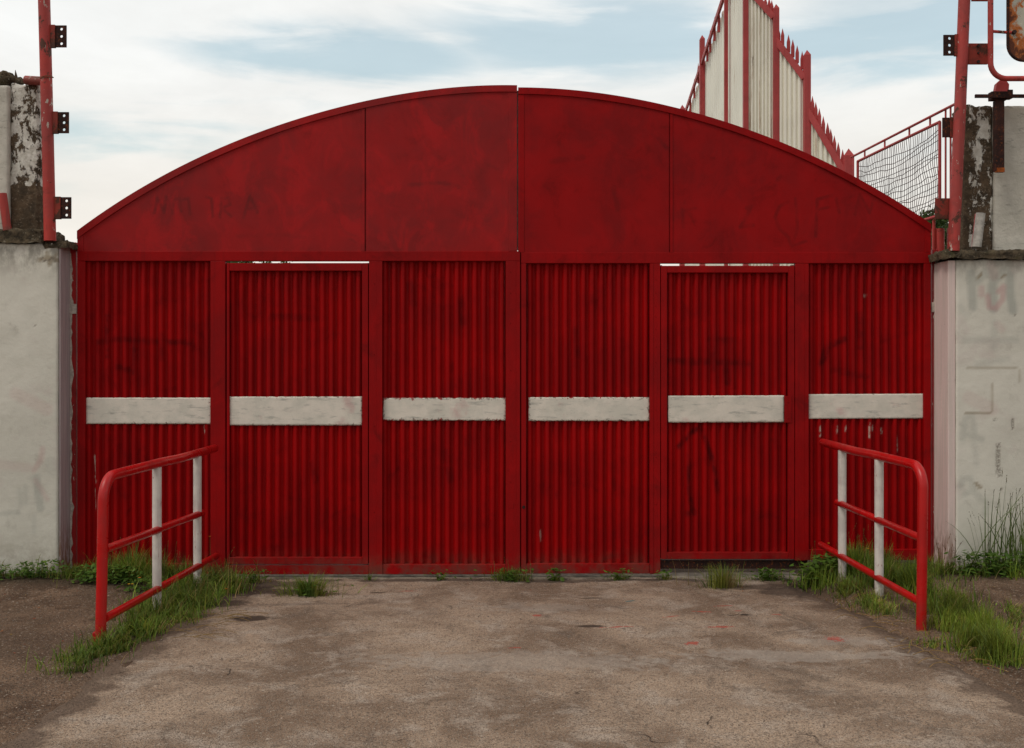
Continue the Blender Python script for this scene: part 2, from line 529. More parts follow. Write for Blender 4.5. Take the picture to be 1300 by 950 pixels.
def leaf_mat(name, attrname='tint', trans=0.35, rough=0.5):
    t = NT(name)
    col = t.attr(attrname, True)
    n = t.noise(6, 3)
    c = t.mix(t.rng(n, 0.35, 0.65, 0, 0.35), col, (0.03, 0.05, 0.012))
    t.put(t.bs.inputs['Base Color'], c)
    t.bs.inputs['Roughness'].default_value = rough
    t.bs.inputs['Specular IOR Level'].default_value = 0.3
    tr = t.n('ShaderNodeBsdfTranslucent'); t.put(tr.inputs['Color'], c)
    mx = t.n('ShaderNodeMixShader'); mx.inputs[0].default_value = trans
    t.t.links.new(t.bs.outputs[0], mx.inputs[1]); t.t.links.new(tr.outputs[0], mx.inputs[2])
    t.t.links.new(mx.outputs[0], t.out.inputs[0])
    return t.m


GRASS = leaf_mat('grass_blade')
LEAF = leaf_mat('broad_leaf')


def simple(name, col, rough=0.8, var=0.3, sc_=12.0, bump=0.4):
    t = NT(name)
    c = t.mix(t.rng(t.noise(sc_, 6, 0.65), 0.35, 0.65), col, tuple(k * (1 - var) for k in col))
    return t.fin(c, rough, t.bump(t.noise(sc_ * 4, 5), bump, 0.005), 0.25)


BARK = simple('bark', (0.12, 0.085, 0.055), 0.95, 0.5, 8)
BLACK = simple('keyhole_dark', (0.02, 0.012, 0.012), 0.8)
STONE = simple('pebble', (0.28, 0.23, 0.19), 0.9, 0.6, 30)
SILL = simple('concrete_sill', (0.26, 0.21, 0.16), 0.95, 0.6, 10)
WIRE = simple('net_wire', (0.06, 0.016, 0.022), 0.7, 0.4, 30)
THIN_WIRE = simple('tie_wire', (0.20, 0.12, 0.06), 0.6, 0.4, 30)
BOLT = simple('dark_bolt', (0.04, 0.02, 0.018), 0.6, 0.4, 40)
STEEL_W = simple('whitish_hinge', (0.56, 0.49, 0.43), 0.7, 0.4, 30)
PALE_PIPE = simple('pale_grey_pipe', (0.50, 0.48, 0.44), 0.7, 0.35, 20)


def fence_sheet_mat():
    t = NT('cream_corrugated_sheet')
    c = t.mix(t.rng(t.noise(0.9, 5), 0.35, 0.65), (0.86, 0.83, 0.73), (0.78, 0.75, 0.66))
    st = t.noise(1.0, 6, 0.7, vec=t.scale((7, 7, 0.5)))
    c = t.mix(t.rng(st, 0.58, 0.68, 0, 0.7), c, (0.36, 0.20, 0.08))
    c = t.mix(t.rng(t.noise(1.0, 6, 0.7, vec=t.scale((10, 10, 1.2))), 0.68, 0.71, 0, 0.8), c, (0.16, 0.11, 0.08))
    return t.fin(c, 0.55, t.bump(t.noise(12, 4), 0.2, 0.01), 0.4)


FSHEET = fence_sheet_mat()


def sign_mat():
    t = NT('rusted_white_sign')
    v = t.math('ADD', t.noise(9, 8, 0.7, dist=0.5), t.math('MULTIPLY', t.attr('edge'), 0.22))
    c = t.mix(t.rng(t.noise(5, 6), 0.35, 0.65), (0.52, 0.50, 0.42), (0.36, 0.36, 0.32))
    c = t.mix(t.rng(v, 0.50, 0.58), c, (0.42, 0.13, 0.035))
    c = t.mix(t.rng(v, 0.60, 0.70), c, (0.11, 0.035, 0.018))
    return t.fin(c, 0.8, t.bump(t.noise(40, 6), 0.5, 0.004), 0.25)


SIGN = sign_mat()


# ---------------------------------------------------------------- strokes (faded writing on paint and plaster)
def seg_dist(px, py, pts):
    best = np.full(px.shape, 1e9)
    for (x0, y0), (x1, y1) in zip(pts[:-1], pts[1:]):
        dx, dy = x1 - x0, y1 - y0
        L = dx * dx + dy * dy + 1e-9
        t = np.clip(((px - x0) * dx + (py - y0) * dy) / L, 0, 1)
        best = np.minimum(best, np.hypot(px - x0 - t * dx, py - y0 - t * dy))
    return best


def strokes_attr(o, name, strokes, d, soft=1.6):
    """strokes: list of (width, strength, points); points in plan units of the front face"""
    me = o.data
    n = len(me.vertices)
    co = np.empty(n * 3); me.vertices.foreach_get('co', co); co = co.reshape(-1, 3)
    off = wpos(o)
    px = (co[:, 0] + off.x) * F / d + 650
    py = 460 - (co[:, 2] + off.z - EYE) * F / d
    val = np.zeros(n)
    for w, k, pts in strokes:
        dd = seg_dist(px, py, pts)
        val = np.maximum(val, k * np.clip((w / 2 + soft - dd) / soft, 0, 1))
    if name in me.attributes: me.attributes.remove(me.attributes[name])
    a = me.attributes.new(name, 'FLOAT', 'POINT')
    a.data.foreach_set('value', val.astype(np.float32))


def set_attr(o, name, fn):
    me = o.data
    a = me.attributes.new(name, 'FLOAT', 'POINT')
    a.data.foreach_set('value', np.array([fn(v.co) for v in me.vertices], dtype=np.float32))


# ================================================================ SETTING
def axis(near, far_, step, lim):
    a = list(np.arange(near, far_ + 1e-6, step))
    s = step; p = far_
    while p < lim:
        s *= 1.45; p += s; a.append(p)
    s = step; p = near; pre = []
    while p > -lim:
        s *= 1.45; p -= s; pre.append(p)
    return pre[::-1] + a


def build_ground():
    xs = axis(-4.6, 4.6, 0.06, 420)
    ys = axis(-4.2, 0.6, 0.06, 420)
    vs = []
    for y in ys:
        for x in xs:
            z = gz(x, y)
            near = abs(x) < 8 and -8 < y < 2
            if near:
                z += 0.012 * noise.noise(Vector((x * 2.2, y * 2.2, 3))) + 0.006 * noise.noise(Vector((x * 7, y * 7, 1)))
            # under the driveway the soil lies lower
            if -2.02 < x < 2.05 + 0.12 * max(0, -y - 0.3) and y < 0.1:
                z -= 0.05
            vs.append((x, y, z))
    nx = len(xs)
    fs = [(j * nx + i, j * nx + i + 1, (j + 1) * nx + i + 1, (j + 1) * nx + i) for j in range(len(ys) - 1) for i in range(nx - 1)]
    m = MB(); m.add(vs, fs, True)
    prep(m.build('ground', GROUND), kind='structure')


def drive_edges(y):
    t = -y
    l = -2.10 + 0.06 * noise.noise(Vector((0, y * 3, 5))) + 0.03 * noise.noise(Vector((0, y * 11, 5))) + 0.09 * noise.noise(Vector((0, y * 0.9, 5))) - 0.05 * sm((t - 1.4) / 1.0)
    r = 2.09 + 0.13 * max(0, t - 0.2) + 0.07 * noise.noise(Vector((4, y * 2.5, 5))) + 0.035 * noise.noise(Vector((4, y * 9, 5)))
    return l, r


def build_drive():
    m = MB()
    ys = list(np.arange(-9.0, -0.055, 0.045)) + [-0.055]
    nx = 96
    vs = []; ed = []
    for y in ys:
        l, r = drive_edges(y)
        for i in range(nx):
            x = l + (r - l) * i / (nx - 1)
            e = min(x - l, r - x)
            z = -0.04 + 0.04 * sm((-y - 0.15) / 1.4) + 0.006
            z += 0.010 * noise.noise(Vector((x * 1.4, y * 1.4, 9))) + 0.004 * noise.noise(Vector((x * 6, y * 6, 2)))
            ed.append(max(0.0, 1 - e / 0.42))
            if i in (0, nx - 1): z -= 0.06
            elif e < 0.05: z -= 0.012 * (1 - e / 0.05)
            vs.append((x, y, z))
    fs = [(j * nx + i, j * nx + i + 1, (j + 1) * nx + i + 1, (j + 1) * nx + i) for j in range(len(ys) - 1) for i in range(nx - 1)]
    m.add(vs, fs, True)
    dv = prep(m.build('driveway', DRIVE), kind='structure')
    ea = dv.data.attributes.new('edge', 'FLOAT', 'POINT'); ea.data.foreach_set('value', np.array(ed, dtype=np.float32))
    s = MB()
    # worn concrete strip below the gate
    n = 150
    xs = [-3.3 + 6.6 * i / n for i in range(n + 1)]
    vs = []
    for x in xs:
        a = 0.012 * noise.noise(Vector((x * 5, 0, 0))); b = 0.006 * noise.noise(Vector((x * 8, 3, 0)))
        vs += [(x, -0.075 + a, -0.075), (x, -0.07 + a, -0.036 + b), (x, 0.0, -0.028 + b), (x, 0.14, -0.028), (x, 0.15, -0.09)]
    fs = [(i * 5 + k, (i + 1) * 5 + k, (i + 1) * 5 + k + 1, i * 5 + k + 1) for i in range(n) for k in range(4)]
    s.add(vs, fs)
    prep(s.build('threshold_kerb', SILL), kind='structure')


build_ground()
build_drive()


# ================================================================ GATE
GD = 7.665                      # distance of the gate's front face
FY = CY + GD                    # its y  (-0.035)


def gbox(m, x0, x1, y0, y1, fy=FY, t=0.05, bev=0.003, d=GD):
    m.box(X(x0, d), X(x1, d), fy, fy + t, Z(y1, d), Z(y0, d), bev)


def corrugated(x0, x1, y0, y1, n, fy=-0.008, depth=0.031, seed=0, d=7.694):
    """sheet with rounded trapezoid ribs; front and back skins"""
    xa, xb, zt, zb = X(x0, d) - 0.008, X(x1, d) + 0.008, Z(y0, d) + 0.006, Z(y1, d) - 0.006
    p = (xb - xa) / n
    prof = [(0.0, 1), (0.08, 0.96), (0.14, 0.84), (0.25, 0.16), (0.30, 0.04), (0.36, 0), (0.56, 0), (0.62, 0.04), (0.67, 0.16), (0.78, 0.84), (0.84, 0.96), (0.92, 1.0)]
    rows = 110
    m = MB()
    for back in (0, 1):
        vs = []
        cols = []
        for k in range(n):
            jx = 0.0030 * noise.noise(Vector((k * 3.1, seed, 0)))
            for (t, h) in prof:
                cols.append((xa + (k + t) * p + jx, h))
        cols.append((xb, 1))
        for r in range(rows + 1):
            z = zb + (zt - zb) * r / rows
            for (x, h) in cols:
                w = 0.004 * noise.noise(Vector((x * 2.5, z * 2.0, seed + 2))) + 0.003 * max(0, noise.noise(Vector((x * 7, z * 5, seed + 8))) - 0.2)
                vs.append((x + 0.0035 * noise.noise(Vector((x * 6, z * 1.3, seed))), fy + depth * h + w + back * 0.002, z))
        nc = len(cols)
        fs = []
        for r in range(rows):
            for c in range(nc - 1):
                q = (r * nc + c, r * nc + c + 1, (r + 1) * nc + c + 1, (r + 1) * nc + c)
                fs.append(q if not back else q[::-1])
        m.add(vs, fs, True)
    return m


def plate(parent, x0, x1, y0, y1, fy=-0.0085, t=0.0045, seed=0, rough=1.0, tilt=0.0):
    d = 7.69
    xa, xb, zt, zb = X(x0, d), X(x1, d), Z(y0, d), Z(y1, d)
    nx, nz = 90, 18
    vs, edge = [], []
    for j in range(nz + 1):
        for i in range(nx + 1):
            u, v = i / nx, j / nz
            x = xa + (xb - xa) * u; z = zb + (zt - zb) * v + tilt * (u - 0.5)
            jit = 0.0032 * rough
            if j in (0, nz): z += jit * (noise.noise(Vector((x * 22, seed + j, 0))) + 0.6 * noise.noise(Vector((x * 70, seed + j, 0))))
            if i in (0, nx): x += jit * (noise.noise(Vector((z * 30, seed + 5 + i, 0))) + 0.6 * noise.noise(Vector((z * 80, seed + i, 0))))
            ex = min(u * (xb - xa), (1 - u) * (xb - xa)); ez = min(v * (zt - zb), (1 - v) * (zt - zb))
            e = min(ex, ez)
            y = fy - t + 0.0008 * noise.noise(Vector((x * 25, z * 25, seed))) + 0.0006 * noise.noise(Vector((x * 60, z * 60, seed)))
            if e < 1e-6: y += 0.0006
            vs.append((x, y, z)); edge.append(max(0, 1 - e / 0.03) * rough)
    W_ = nx + 1
    fs = [(j * W_ + i, j * W_ + i + 1, (j + 1) * W_ + i + 1, (j + 1) * W_ + i) for j in range(nz) for i in range(nx)]
    # skirt back to the sheet
    ring = [i for i in range(W_)] + [j * W_ + nx for j in range(1, nz + 1)] + [nz * W_ + i for i in range(nx - 1, -1, -1)] + [j * W_ for j in range(nz - 1, 0, -1)]
    b0 = len(vs)
    for k in ring:
        vs.append((vs[k][0], fy + 0.001, vs[k][2])); edge.append(1.0)
    L = len(ring)
    for k in range(L):
        k2 = (k + 1) % L
        fs.append((ring[k2], ring[k], b0 + k, b0 + k2))
    fs.append(tuple(b0 + k for k in range(L - 1, -1, -1)))
    m = MB(); m.add(vs, fs, True)
    m.smooth = [k < nx * nz for k in range(len(fs))]
    o = m.build('white_plate', PLATE, parent)
    a = o.data.attributes.new('edge', 'FLOAT', 'POINT'); a.data.foreach_set('value', np.array(edge, dtype=np.float32))
    return o


LEFT_ARC = [(98, 292.5), (120, 278), (174, 243), (229, 211), (278, 188), (328, 169), (384, 150), (440, 134.5), (508, 119.5), (575, 111.5), (655.5, 108.6)]
RIGHT_ARC = [(658, 111.3), (745, 116.4), (812, 127.5), (850, 135), (880, 142.5), (951, 164.5), (991, 181.5), (1055, 210), (1107.7, 237.5), (1131, 250.5), (1182, 285)]


def arc_at(arc, x):
    """smooth curve through the measured outline"""
    xs = [p[0] for p in arc]; ys = [p[1] for p in arc]
    # least-squares quintic: real bent steel is smooth
    c = arc_at.cache.get(id(arc))
    if c is None:
        c = np.polyfit((np.array(xs) - 650) / 500, ys, 4); arc_at.cache[id(arc)] = c
    return float(np.polyval(c, (x - 650) / 500))


arc_at.cache = {}


def arch_sheet(parent, arc, x0, x1, base_y, mat, seed, fy=FY + 0.006):
    nx = int((x1 - x0) / 1.6); nz = 90
    vs, fs = [], []
    for back in (0, 1):
        b = len(vs)
        for i in range(nx + 1):
            px = x0 + (x1 - x0) * i / nx
            top = arc_at(arc, px) + 3.0
            for j in range(nz + 1):
                py = base_y + (top - base_y) * j / nz
                x, z = X(px, GD), Z(py, GD)
                w = 0.004 * noise.noise(Vector((x * 1.6, z * 1.6, seed))) + 0.0012 * noise.noise(Vector((x * 6, z * 6, seed)))
                vs.append((x, fy + w + back * 0.003, z))
        for i in range(nx):
            for j in range(nz):
                q = (b + i * (nz + 1) + j, b + (i + 1) * (nz + 1) + j, b + (i + 1) * (nz + 1) + j + 1, b + i * (nz + 1) + j + 1)
                fs.append(q if not back else q[::-1])
    m = MB(); m.add(vs, fs, True)
    return m.build('arch_sheet', mat, parent)


def arch_rim(parent, arc, x0, x1, mat, w=8.5):
    n = 120
    m = MB()
    vs = []
    for i in range(n + 1):
        px = x0 + (x1 - x0) * i / n
        e = 1.0
        sl = (arc_at(arc, px + e) - arc_at(arc, px - e)) / (2 * e)
        L = math.hypot(1, sl)
        ty = arc_at(arc, px)
        o = (px, ty); q = (px + sl / L * w * -1.0, ty + w / L)
        q = (px, ty + w * L * 0.97)
        f0, f1 = FY - 0.006, FY + 0.045
        vs += [(X(o[0], GD), f0, Z(o[1], GD)), (X(o[0], GD), f1, Z(o[1], GD)),
               (X(q[0], GD), f1, Z(q[1], GD)), (X(q[0], GD), f0, Z(q[1], GD))]
    fs = []
    for i in range(n):
        for k in range(4):
            k2 = (k + 1) % 4
            fs.append((i * 4 + k2, (i + 1) * 4 + k2, (i + 1) * 4 + k, i * 4 + k))
    fs += [(0, 1, 2, 3)[::-1], (n * 4, n * 4 + 1, n * 4 + 2, n * 4 + 3)]
    m.add(vs, fs)
    return recalc(m.build('arch_rim', mat, parent))


def rivets(m, pts, r=0.005, fy=FY):
    for px, py in pts:
        x, z = X(px, GD), Z(py, GD)
        m.tube([(x, fy + 0.001, z), (x, fy - 0.003, z), (x, fy - 0.0045, z)], [r, r, r * 0.5], 8)


# ---- left leaf
gl = root('gate_leaf', (X(98, GD), 0, 0), 'left leaf of the red arched gate, with the slightly paler top sheets', 'gate', 'two leaves of the red gate')
m = MB()
gbox(m, 98, 660.4, 319, 331.5)
for a, b in ((98, 108), (267, 286), (468.3, 484), (642, 660.4)):
    gbox(m, a, b, 331.7, 729)
for a, b, c0 in ((108.2, 266.8, 716), (286.2, 468.1, 718), (484.2, 641.8, 717)):
    gbox(m, a, b, c0, 729.5, FY + 0.003)
fr = m.build('frame', RED, gl)
each('cover_strip', RED, gl, [lambda q: gbox(q, 478.6, 485.5, 331.9, 729, FY - 0.004, 0.005, 0.001),      # beside the door
                               lambda q: gbox(q, 655.5, 660.2, 331.9, 728.5, FY - 0.005, 0.005, 0.001),
                               lambda q: gbox(q, 652.0, 664.5, 318, 728, FY + 0.054, 0.006, 0.001)])      # unseen strip added to keep the centre joint dark
m = MB(); gbox(m, 654.5, 660.5, arc_at(LEFT_ARC, 655) + 5, 317.5, FY + 0.036, 0.006, 0.001); m.build('pale_gap_strip', PALE_PIPE, gl)  # added pale strip, stands in for daylight through the arch joint
each('seam_backing', RED, gl, [lambda q: gbox(q, 283.5, 290.5, 333, 717, FY + 0.056, 0.01, 0.001), lambda q: gbox(q, 464, 471.5, 333, 717, FY + 0.056, 0.01, 0.001)])  # added behind the door seams so no sky shows through
each('rivet', RED, gl, [lambda q, p=p: rivets(q, [p], 0.004) for p in [(648, y) for y in (345, 372, 410, 470, 560, 612, 700)] + [(475, y) for y in (360, 450, 541, 650)]])
m = MB()
gbox(m, 646, 652, 639, 645, FY - 0.002, 0.003, 0.001)
m.build('small_patch', RED, gl)
arch_a = arch_sheet(gl, LEFT_ARC, 100, 463.2, 319.2, RED_PALER, 1)
arch_b = arch_sheet(gl, LEFT_ARC, 464.6, 654.5, 319.2, RED_PALER, 4, FY + 0.004)
arch_rim(gl, LEFT_ARC, 98, 656.5, RED_PALER)
each('arch_stile', RED_PALER, gl, [lambda q: gbox(q, 98, 105.5, arc_at(LEFT_ARC, 101) + 9, 318.8, FY, 0.03, 0.001),
    lambda q: gbox(q, 645.5, 656.5, arc_at(LEFT_ARC, 650) + 8.8, 318.8, FY, 0.03, 0.002),
    lambda q: gbox(q, 459.5, 462.8, arc_at(LEFT_ARC, 461) + 9, 318.8, FY + 0.0005, 0.004, 0.001),
    lambda q: gbox(q, 458, 470, arc_at(LEFT_ARC, 464) + 4.5, 318.8, FY + 0.016, 0.02, 0.001)])  # last box is unseen backing, added to shut sky out of the seam
corrugated(108.2, 266.8, 331.7, 716.3, 14, seed=1).build('corrugated_sheet', RED_CORR, gl)
corrugated(484.2, 641.8, 331.7, 717.3, 14, seed=2).build('corrugated_sheet', RED_CORR, gl)
plate(gl, 109, 268, 505, 538.3, seed=1, rough=0.7)
plate(gl, 486, 642.3, 505.2, 534.2, seed=2, rough=1.4)
m = MB()
for a, b in ((287.6, 291), (459.6, 467.2)):
    gbox(m, a, b, 334, 716.8, FY + 0.002)
gbox(m, 291.1, 459.5, 334, 344, FY + 0.002)
gbox(m, 291.1, 459.5, 708, 716.8, FY + 0.002)
dl = m.build('wicket_door', RED, gl)
dl['label'] = 'narrow door in the leaf with a thin gap of sky above it'
corrugated(291.1, 459.5, 344.2, 707.8, 15, seed=3).build('corrugated_sheet', RED_CORR, dl)
plate(dl, 291.5, 459.8, 503.6, 540, seed=3, fy=-0.012, t=0.007, rough=0.9)
m = MB()
m.box(X(86.8, 7.68), X(97.6, 7.68), FY + 0.01, FY + 0.03, Z(398.5, 7.68), Z(386, 7.68), 0.002)
m.build('hinge', STEEL_W, gl)

# ---- right leaf
gr_ = root('gate_leaf', (X(1182, GD), 0, 0), 'right leaf of the red arched gate, with darker top sheets', 'gate', 'two leaves of the red gate')
m = MB()
gbox(m, 661.6, 1182, 320.8, 334.4)
for a, b in ((661.6, 668), (825, 838.4), (1009.6, 1026), (1173, 1182)):
    gbox(m, a, b, 334.6, 729 if a < 900 else 712)
for a, b, c0, c1 in ((668.2, 824.8, 716, 728.5), (1026.2, 1172.8, 698, 711.5)):
    gbox(m, a, b, c0, c1, FY + 0.003)
m.build('frame', RED, gr_)
m = MB()
gbox(m, 838.6, 1026, 712.2, 723, FY + 0.022, 0.03, 0.002)  # rusty channel, its dark colour includes the shadow on the threshold
o = m.build('bottom_channel', DARK_RUST, gr_)
each('cover_strip', RED, gr_, [lambda q: gbox(q, 825.2, 829.5, 334.8, 728, FY - 0.004, 0.005, 0.001),
                                lambda q: gbox(q, 1021.5, 1026.5, 334.8, 711, FY - 0.004, 0.005, 0.001)])
each('seam_backing', RED, gr_, [lambda q: gbox(q, 835, 842, 336, 711, FY + 0.056, 0.01, 0.001), lambda q: gbox(q, 1006, 1013, 336, 711, FY + 0.056, 0.01, 0.001)])  # unseen strips added to darken the seams of the right door
each('rivet', RED, gr_, [lambda q, p=p: rivets(q, [p], 0.0035) for p in [(832.5, y) for y in (355, 372, 388, 402, 418, 440, 460, 520, 580, 640)] + [(829, 452), (669.5, 330)]])
m = MB()
x, z = X(664.8, GD), Z(644, GD)
m.tube([(x, FY + 0.002, z), (x, FY - 0.004, z)], 0.012, 12)
m.build('lock', BLACK, gr_)
arch_c = arch_sheet(gr_, RIGHT_ARC, 659, 849.4, 321.0, RED_SHEET, 7, FY + 0.004)
arch_d = arch_sheet(gr_, RIGHT_ARC, 850.4, 1180.6, 321.0, RED_SHEET, 9)
arch_rim(gr_, RIGHT_ARC, 657.8, 1182, RED)
each('arch_stile', RED, gr_, [lambda q: gbox(q, 657.8, 665.5, arc_at(RIGHT_ARC, 662) + 8.8, 320.6, FY, 0.03, 0.002),
    lambda q: gbox(q, 1175, 1182, arc_at(RIGHT_ARC, 1176) + 10, 320.6, FY, 0.03, 0.002),
    lambda q: gbox(q, 850.8, 854.2, arc_at(RIGHT_ARC, 852) + 9, 320.6, FY + 0.0005, 0.004, 0.001),
    lambda q: gbox(q, 845, 855, arc_at(RIGHT_ARC, 850) + 4.5, 320.6, FY + 0.016, 0.02, 0.001)])  # last box added behind the sheet seam to hide the sky
corrugated(668.2, 824.8, 333.2, 716.2, 14, seed=5).build('corrugated_sheet', RED_CORR, gr_)
corrugated(1026.2, 1172.8, 333.2, 698.2, 14, seed=6).build('corrugated_sheet', RED_CORR, gr_)
plate(gr_, 671, 824.5, 504.5, 534.5, seed=5, rough=1.0)
plate(gr_, 1026.5, 1173, 500.3, 531.5, seed=6, rough=0.5, tilt=0.004)
m = MB()
for a, b in ((839.2, 847), (1001, 1008.8)):
    gbox(m, a, b, 337.5, 710.2, FY + 0.002)
gbox(m, 847.1, 1000.9, 337.5, 346.3, FY + 0.002)
gbox(m, 847.1, 1000.9, 701.5, 710.2, FY + 0.002)
dr = m.build('wicket_door', RED, gr_)
dr['label'] = 'narrow door in the leaf above a rusty bottom channel coloured dark for its shade'
corrugated(847.2, 1000.8, 346.4, 701.4, 14, seed=7).build('corrugated_sheet', RED_CORR, dr)
plate(dr, 848, 995, 502.3, 536.2, seed=7, fy=-0.014, t=0.006, rough=0.7, tilt=0.003)
m = MB()
m.box(X(994.6, 7.69), X(1003.6, 7.69), -0.0395, -0.0335, Z(536.5, 7.69), Z(502.8, 7.69), 0.001)
for py in (510, 531):
    x, z = X(1000.3, 7.66), Z(py, 7.66)
    m.tube([(x, -0.038, z), (x, -0.044, z)], 0.006, 8)
m.build('plate_bracket', RED, dr)
m = MB()
m.box(X(1182.5, 7.68), X(1195.2, 7.68), FY + 0.01, FY + 0.03, Z(396.5, 7.68), Z(384, 7.68), 0.002)
m.build('hinge', STEEL_W, gr_)

# faint old writing and smears under the newer coat
strokes_attr(arch_a, 'smudge', [
    (2.2, 0.52, [(196, 270), (200, 251), (208, 270), (211, 250)]),
    (2.0, 0.45, [(219, 271), (221, 253), (228, 252), (230, 268)]), (2.0, 0.45, [(230, 254), (239, 252), (241, 272)]),
    (2.2, 0.52, [(262, 250), (268, 252), (270, 275)]),
    (2.2, 0.52, [(279, 276), (281, 252), (290, 251), (292, 260), (282, 264), (293, 275)]),
    (2.2, 0.52, [(309, 276), (317, 249), (327, 270)]), (1.8, 0.35, [(312, 266), (322, 264)]),
    (3, 0.17, [(300, 300), (360, 298), (392, 302)]), (5, 0.17, [(360, 215), (362, 240)])], GD)
strokes_attr(arch_b, 'smudge', [(4, 0.35, [(520, 235), (560, 232), (585, 238)]), (3, 0.3, [(620, 210), (632, 214)])], GD)
strokes_attr(arch_c, 'smudge', [(5, 0.3, [(780, 238), (784, 266)]), (6, 0.25, [(700, 205), (740, 200)]), (3, 0.4, [(836, 176), (846, 188), (856, 189)])], GD)
strokes_attr(arch_d, 'smudge', [
    (2.4, 0.33, [(866, 266), (868, 288)]), (2.4, 0.28, [(862, 268), (884, 264)]), (2, 0.25, [(866, 283), (882, 281)]),
    (3.5, 0.39, [(948, 264), (954, 262), (946, 280), (940, 288), (956, 286)]),
    (3.0, 0.39, [(1001, 256), (990, 262), (984, 276), (990, 290), (1002, 302), (1004, 310)]),
    (2.5, 0.36, [(1010, 252), (1013, 290), (1006, 312), (1024, 306)]),
    (2.8, 0.41, [(1036, 300), (1038, 253), (1056, 248)]), (2.4, 0.36, [(1038, 266), (1052, 263)]), (2.2, 0.33, [(1062, 252), (1066, 270)]),
    (2.4, 0.33, [(1086, 272), (1092, 246), (1104, 270), (1110, 254)]), (4, 0.28, [(988, 228), (992, 224)])], GD)
for o in gl.children_recursive + gr_.children_recursive:
    if o.type == 'MESH' and 'smudge' not in o.data.attributes and o.data.materials[0].name.startswith('gate_red'):
        o.data.attributes.new('smudge', 'FLOAT', 'POINT')


# smears and scratches on the ribbed sheets
for o in gl.children_recursive + gr_.children_recursive:
    if o.name.startswith('corrugated_sheet'):
        strokes_attr(o, 'smudge', [
            (3, 0.85, [(889, 541), (876, 552), (862, 567)]), (3.5, 0.85, [(892, 547), (899, 567), (907, 591), (912, 625)]), (3, 0.8, [(875, 591), (875, 628), (882, 652), (872, 653)]),
            (5, 0.6, [(846, 458), (950, 461)]), (6, 0.5, [(902, 432), (928, 432)]), (6, 0.6, [(922, 468), (924, 486)]), (4, 0.5, [(906, 440), (906, 470)]),
            (4, 0.6, [(124, 434), (150, 431), (241, 436)]), (4, 0.6, [(135, 401), (135, 453)]), (4, 0.6, [(170, 443), (168, 473), (150, 466)]), (4, 0.5, [(205, 425), (204, 455)]),
            (5, 0.7, [(1043, 462), (1052, 440), (1074, 430)]), (6, 0.5, [(1092, 400), (1094, 440)]), (5, 0.5, [(1060, 470), (1100, 478)]),
            (7, 0.45, [(520, 360), (524, 385)]), (7, 0.45, [(585, 380), (588, 410)]), (6, 0.4, [(345, 402), (400, 404)]), (6, 0.4, [(566, 575), (572, 610)]),
            (5, 0.4, [(396, 590), (400, 610)]), (6, 0.4, [(730, 420), (733, 450)]), (6, 0.35, [(780, 590), (782, 620)])], 7.69, 3)
        strokes_attr(o, 'chip', [
            (1.0, 1, [(118, 578), (120, 602)]), (1.0, 1, [(119, 604), (121, 612)]), (1.0, 1, [(119.5, 622), (121, 646)]), (1.6, 1, [(258, 541), (259, 548)]),
            (1.6, 1, [(1041, 543), (1042, 553)]), (1.5, 1, [(1064, 543), (1064, 549)]), (1.4, 1, [(1075, 542), (1074, 547)]), (1.6, 1, [(1104, 540), (1104, 556)]), (1.6, 1, [(1109, 541), (1109, 546)]),
            (0.8, 0.8, [(686, 675), (686.5, 686)]), (1.2, 1, [(827, 676), (827, 680)]), (1.4, 1, [(1120, 545), (1121, 549)]), (1.2, 0.8, [(1098, 376), (1102, 377)]), (1.2, 0.8, [(1140, 556), (1141, 572)])], 7.69, 0.8)

# ---- fixed posts
def gate_post(x0, x1, ytop, label, cx0, cx1):
    base = (X((x0 + x1) / 2, 7.70), 0.02, gz(X(x0, 7.7), 0))
    r = root('gate_post', base, label, 'gate post', 'posts the gate hangs on')
    m = MB()
    m.box(X(x0, 7.7), X(x1, 7.7), -0.012, 0.09, -0.06, Z(ytop, 7.7), 0.003)
    m.build('post', RED_POST, r)
    m = MB()       # flaking white edge strip
    n = 60
    za, zb = 0.02, Z(ytop + 14, 7.7)
    sgn = 1 if cx1 > cx0 else -1
    vs = []
    for i in range(n + 1):
        z = za + (zb - za) * i / n
        w = abs(noise.noise(Vector((z * 9, x0, 0)))) ** 0.8 * 7.5 + 0.8 * abs(noise.noise(Vector((z * 31, x0, 0))))
        xa, xb = X(cx0, 7.69), X(cx0 + sgn * (0.6 + w * (cx1 - cx0) * sgn / 5.0), 7.69)
        vs += [(xa, -0.0125, z), (xb, -0.0145, z), (xa, -0.016, z)]
    fs = []
    for i in range(n):
        fs += [(i * 3, i * 3 + 1, i * 3 + 4, i * 3 + 3), (i * 3 + 1, i * 3 + 2, i * 3 + 5, i * 3 + 4), (i * 3 + 2, i * 3, i * 3 + 3, i * 3 + 5)]
    m.add(vs, fs)
    recalc(m.build('flaking_edge', STEEL_W, r))
    return r


gate_post(89.2, 97.2, 308, 'narrow red post with flaking edge between the left wall and gate', 89.4, 94.2)
gate_post(1183, 1190.6, 317, 'narrow red post with flaking edge between the gate and right wall', 1190.4, 1185.2)


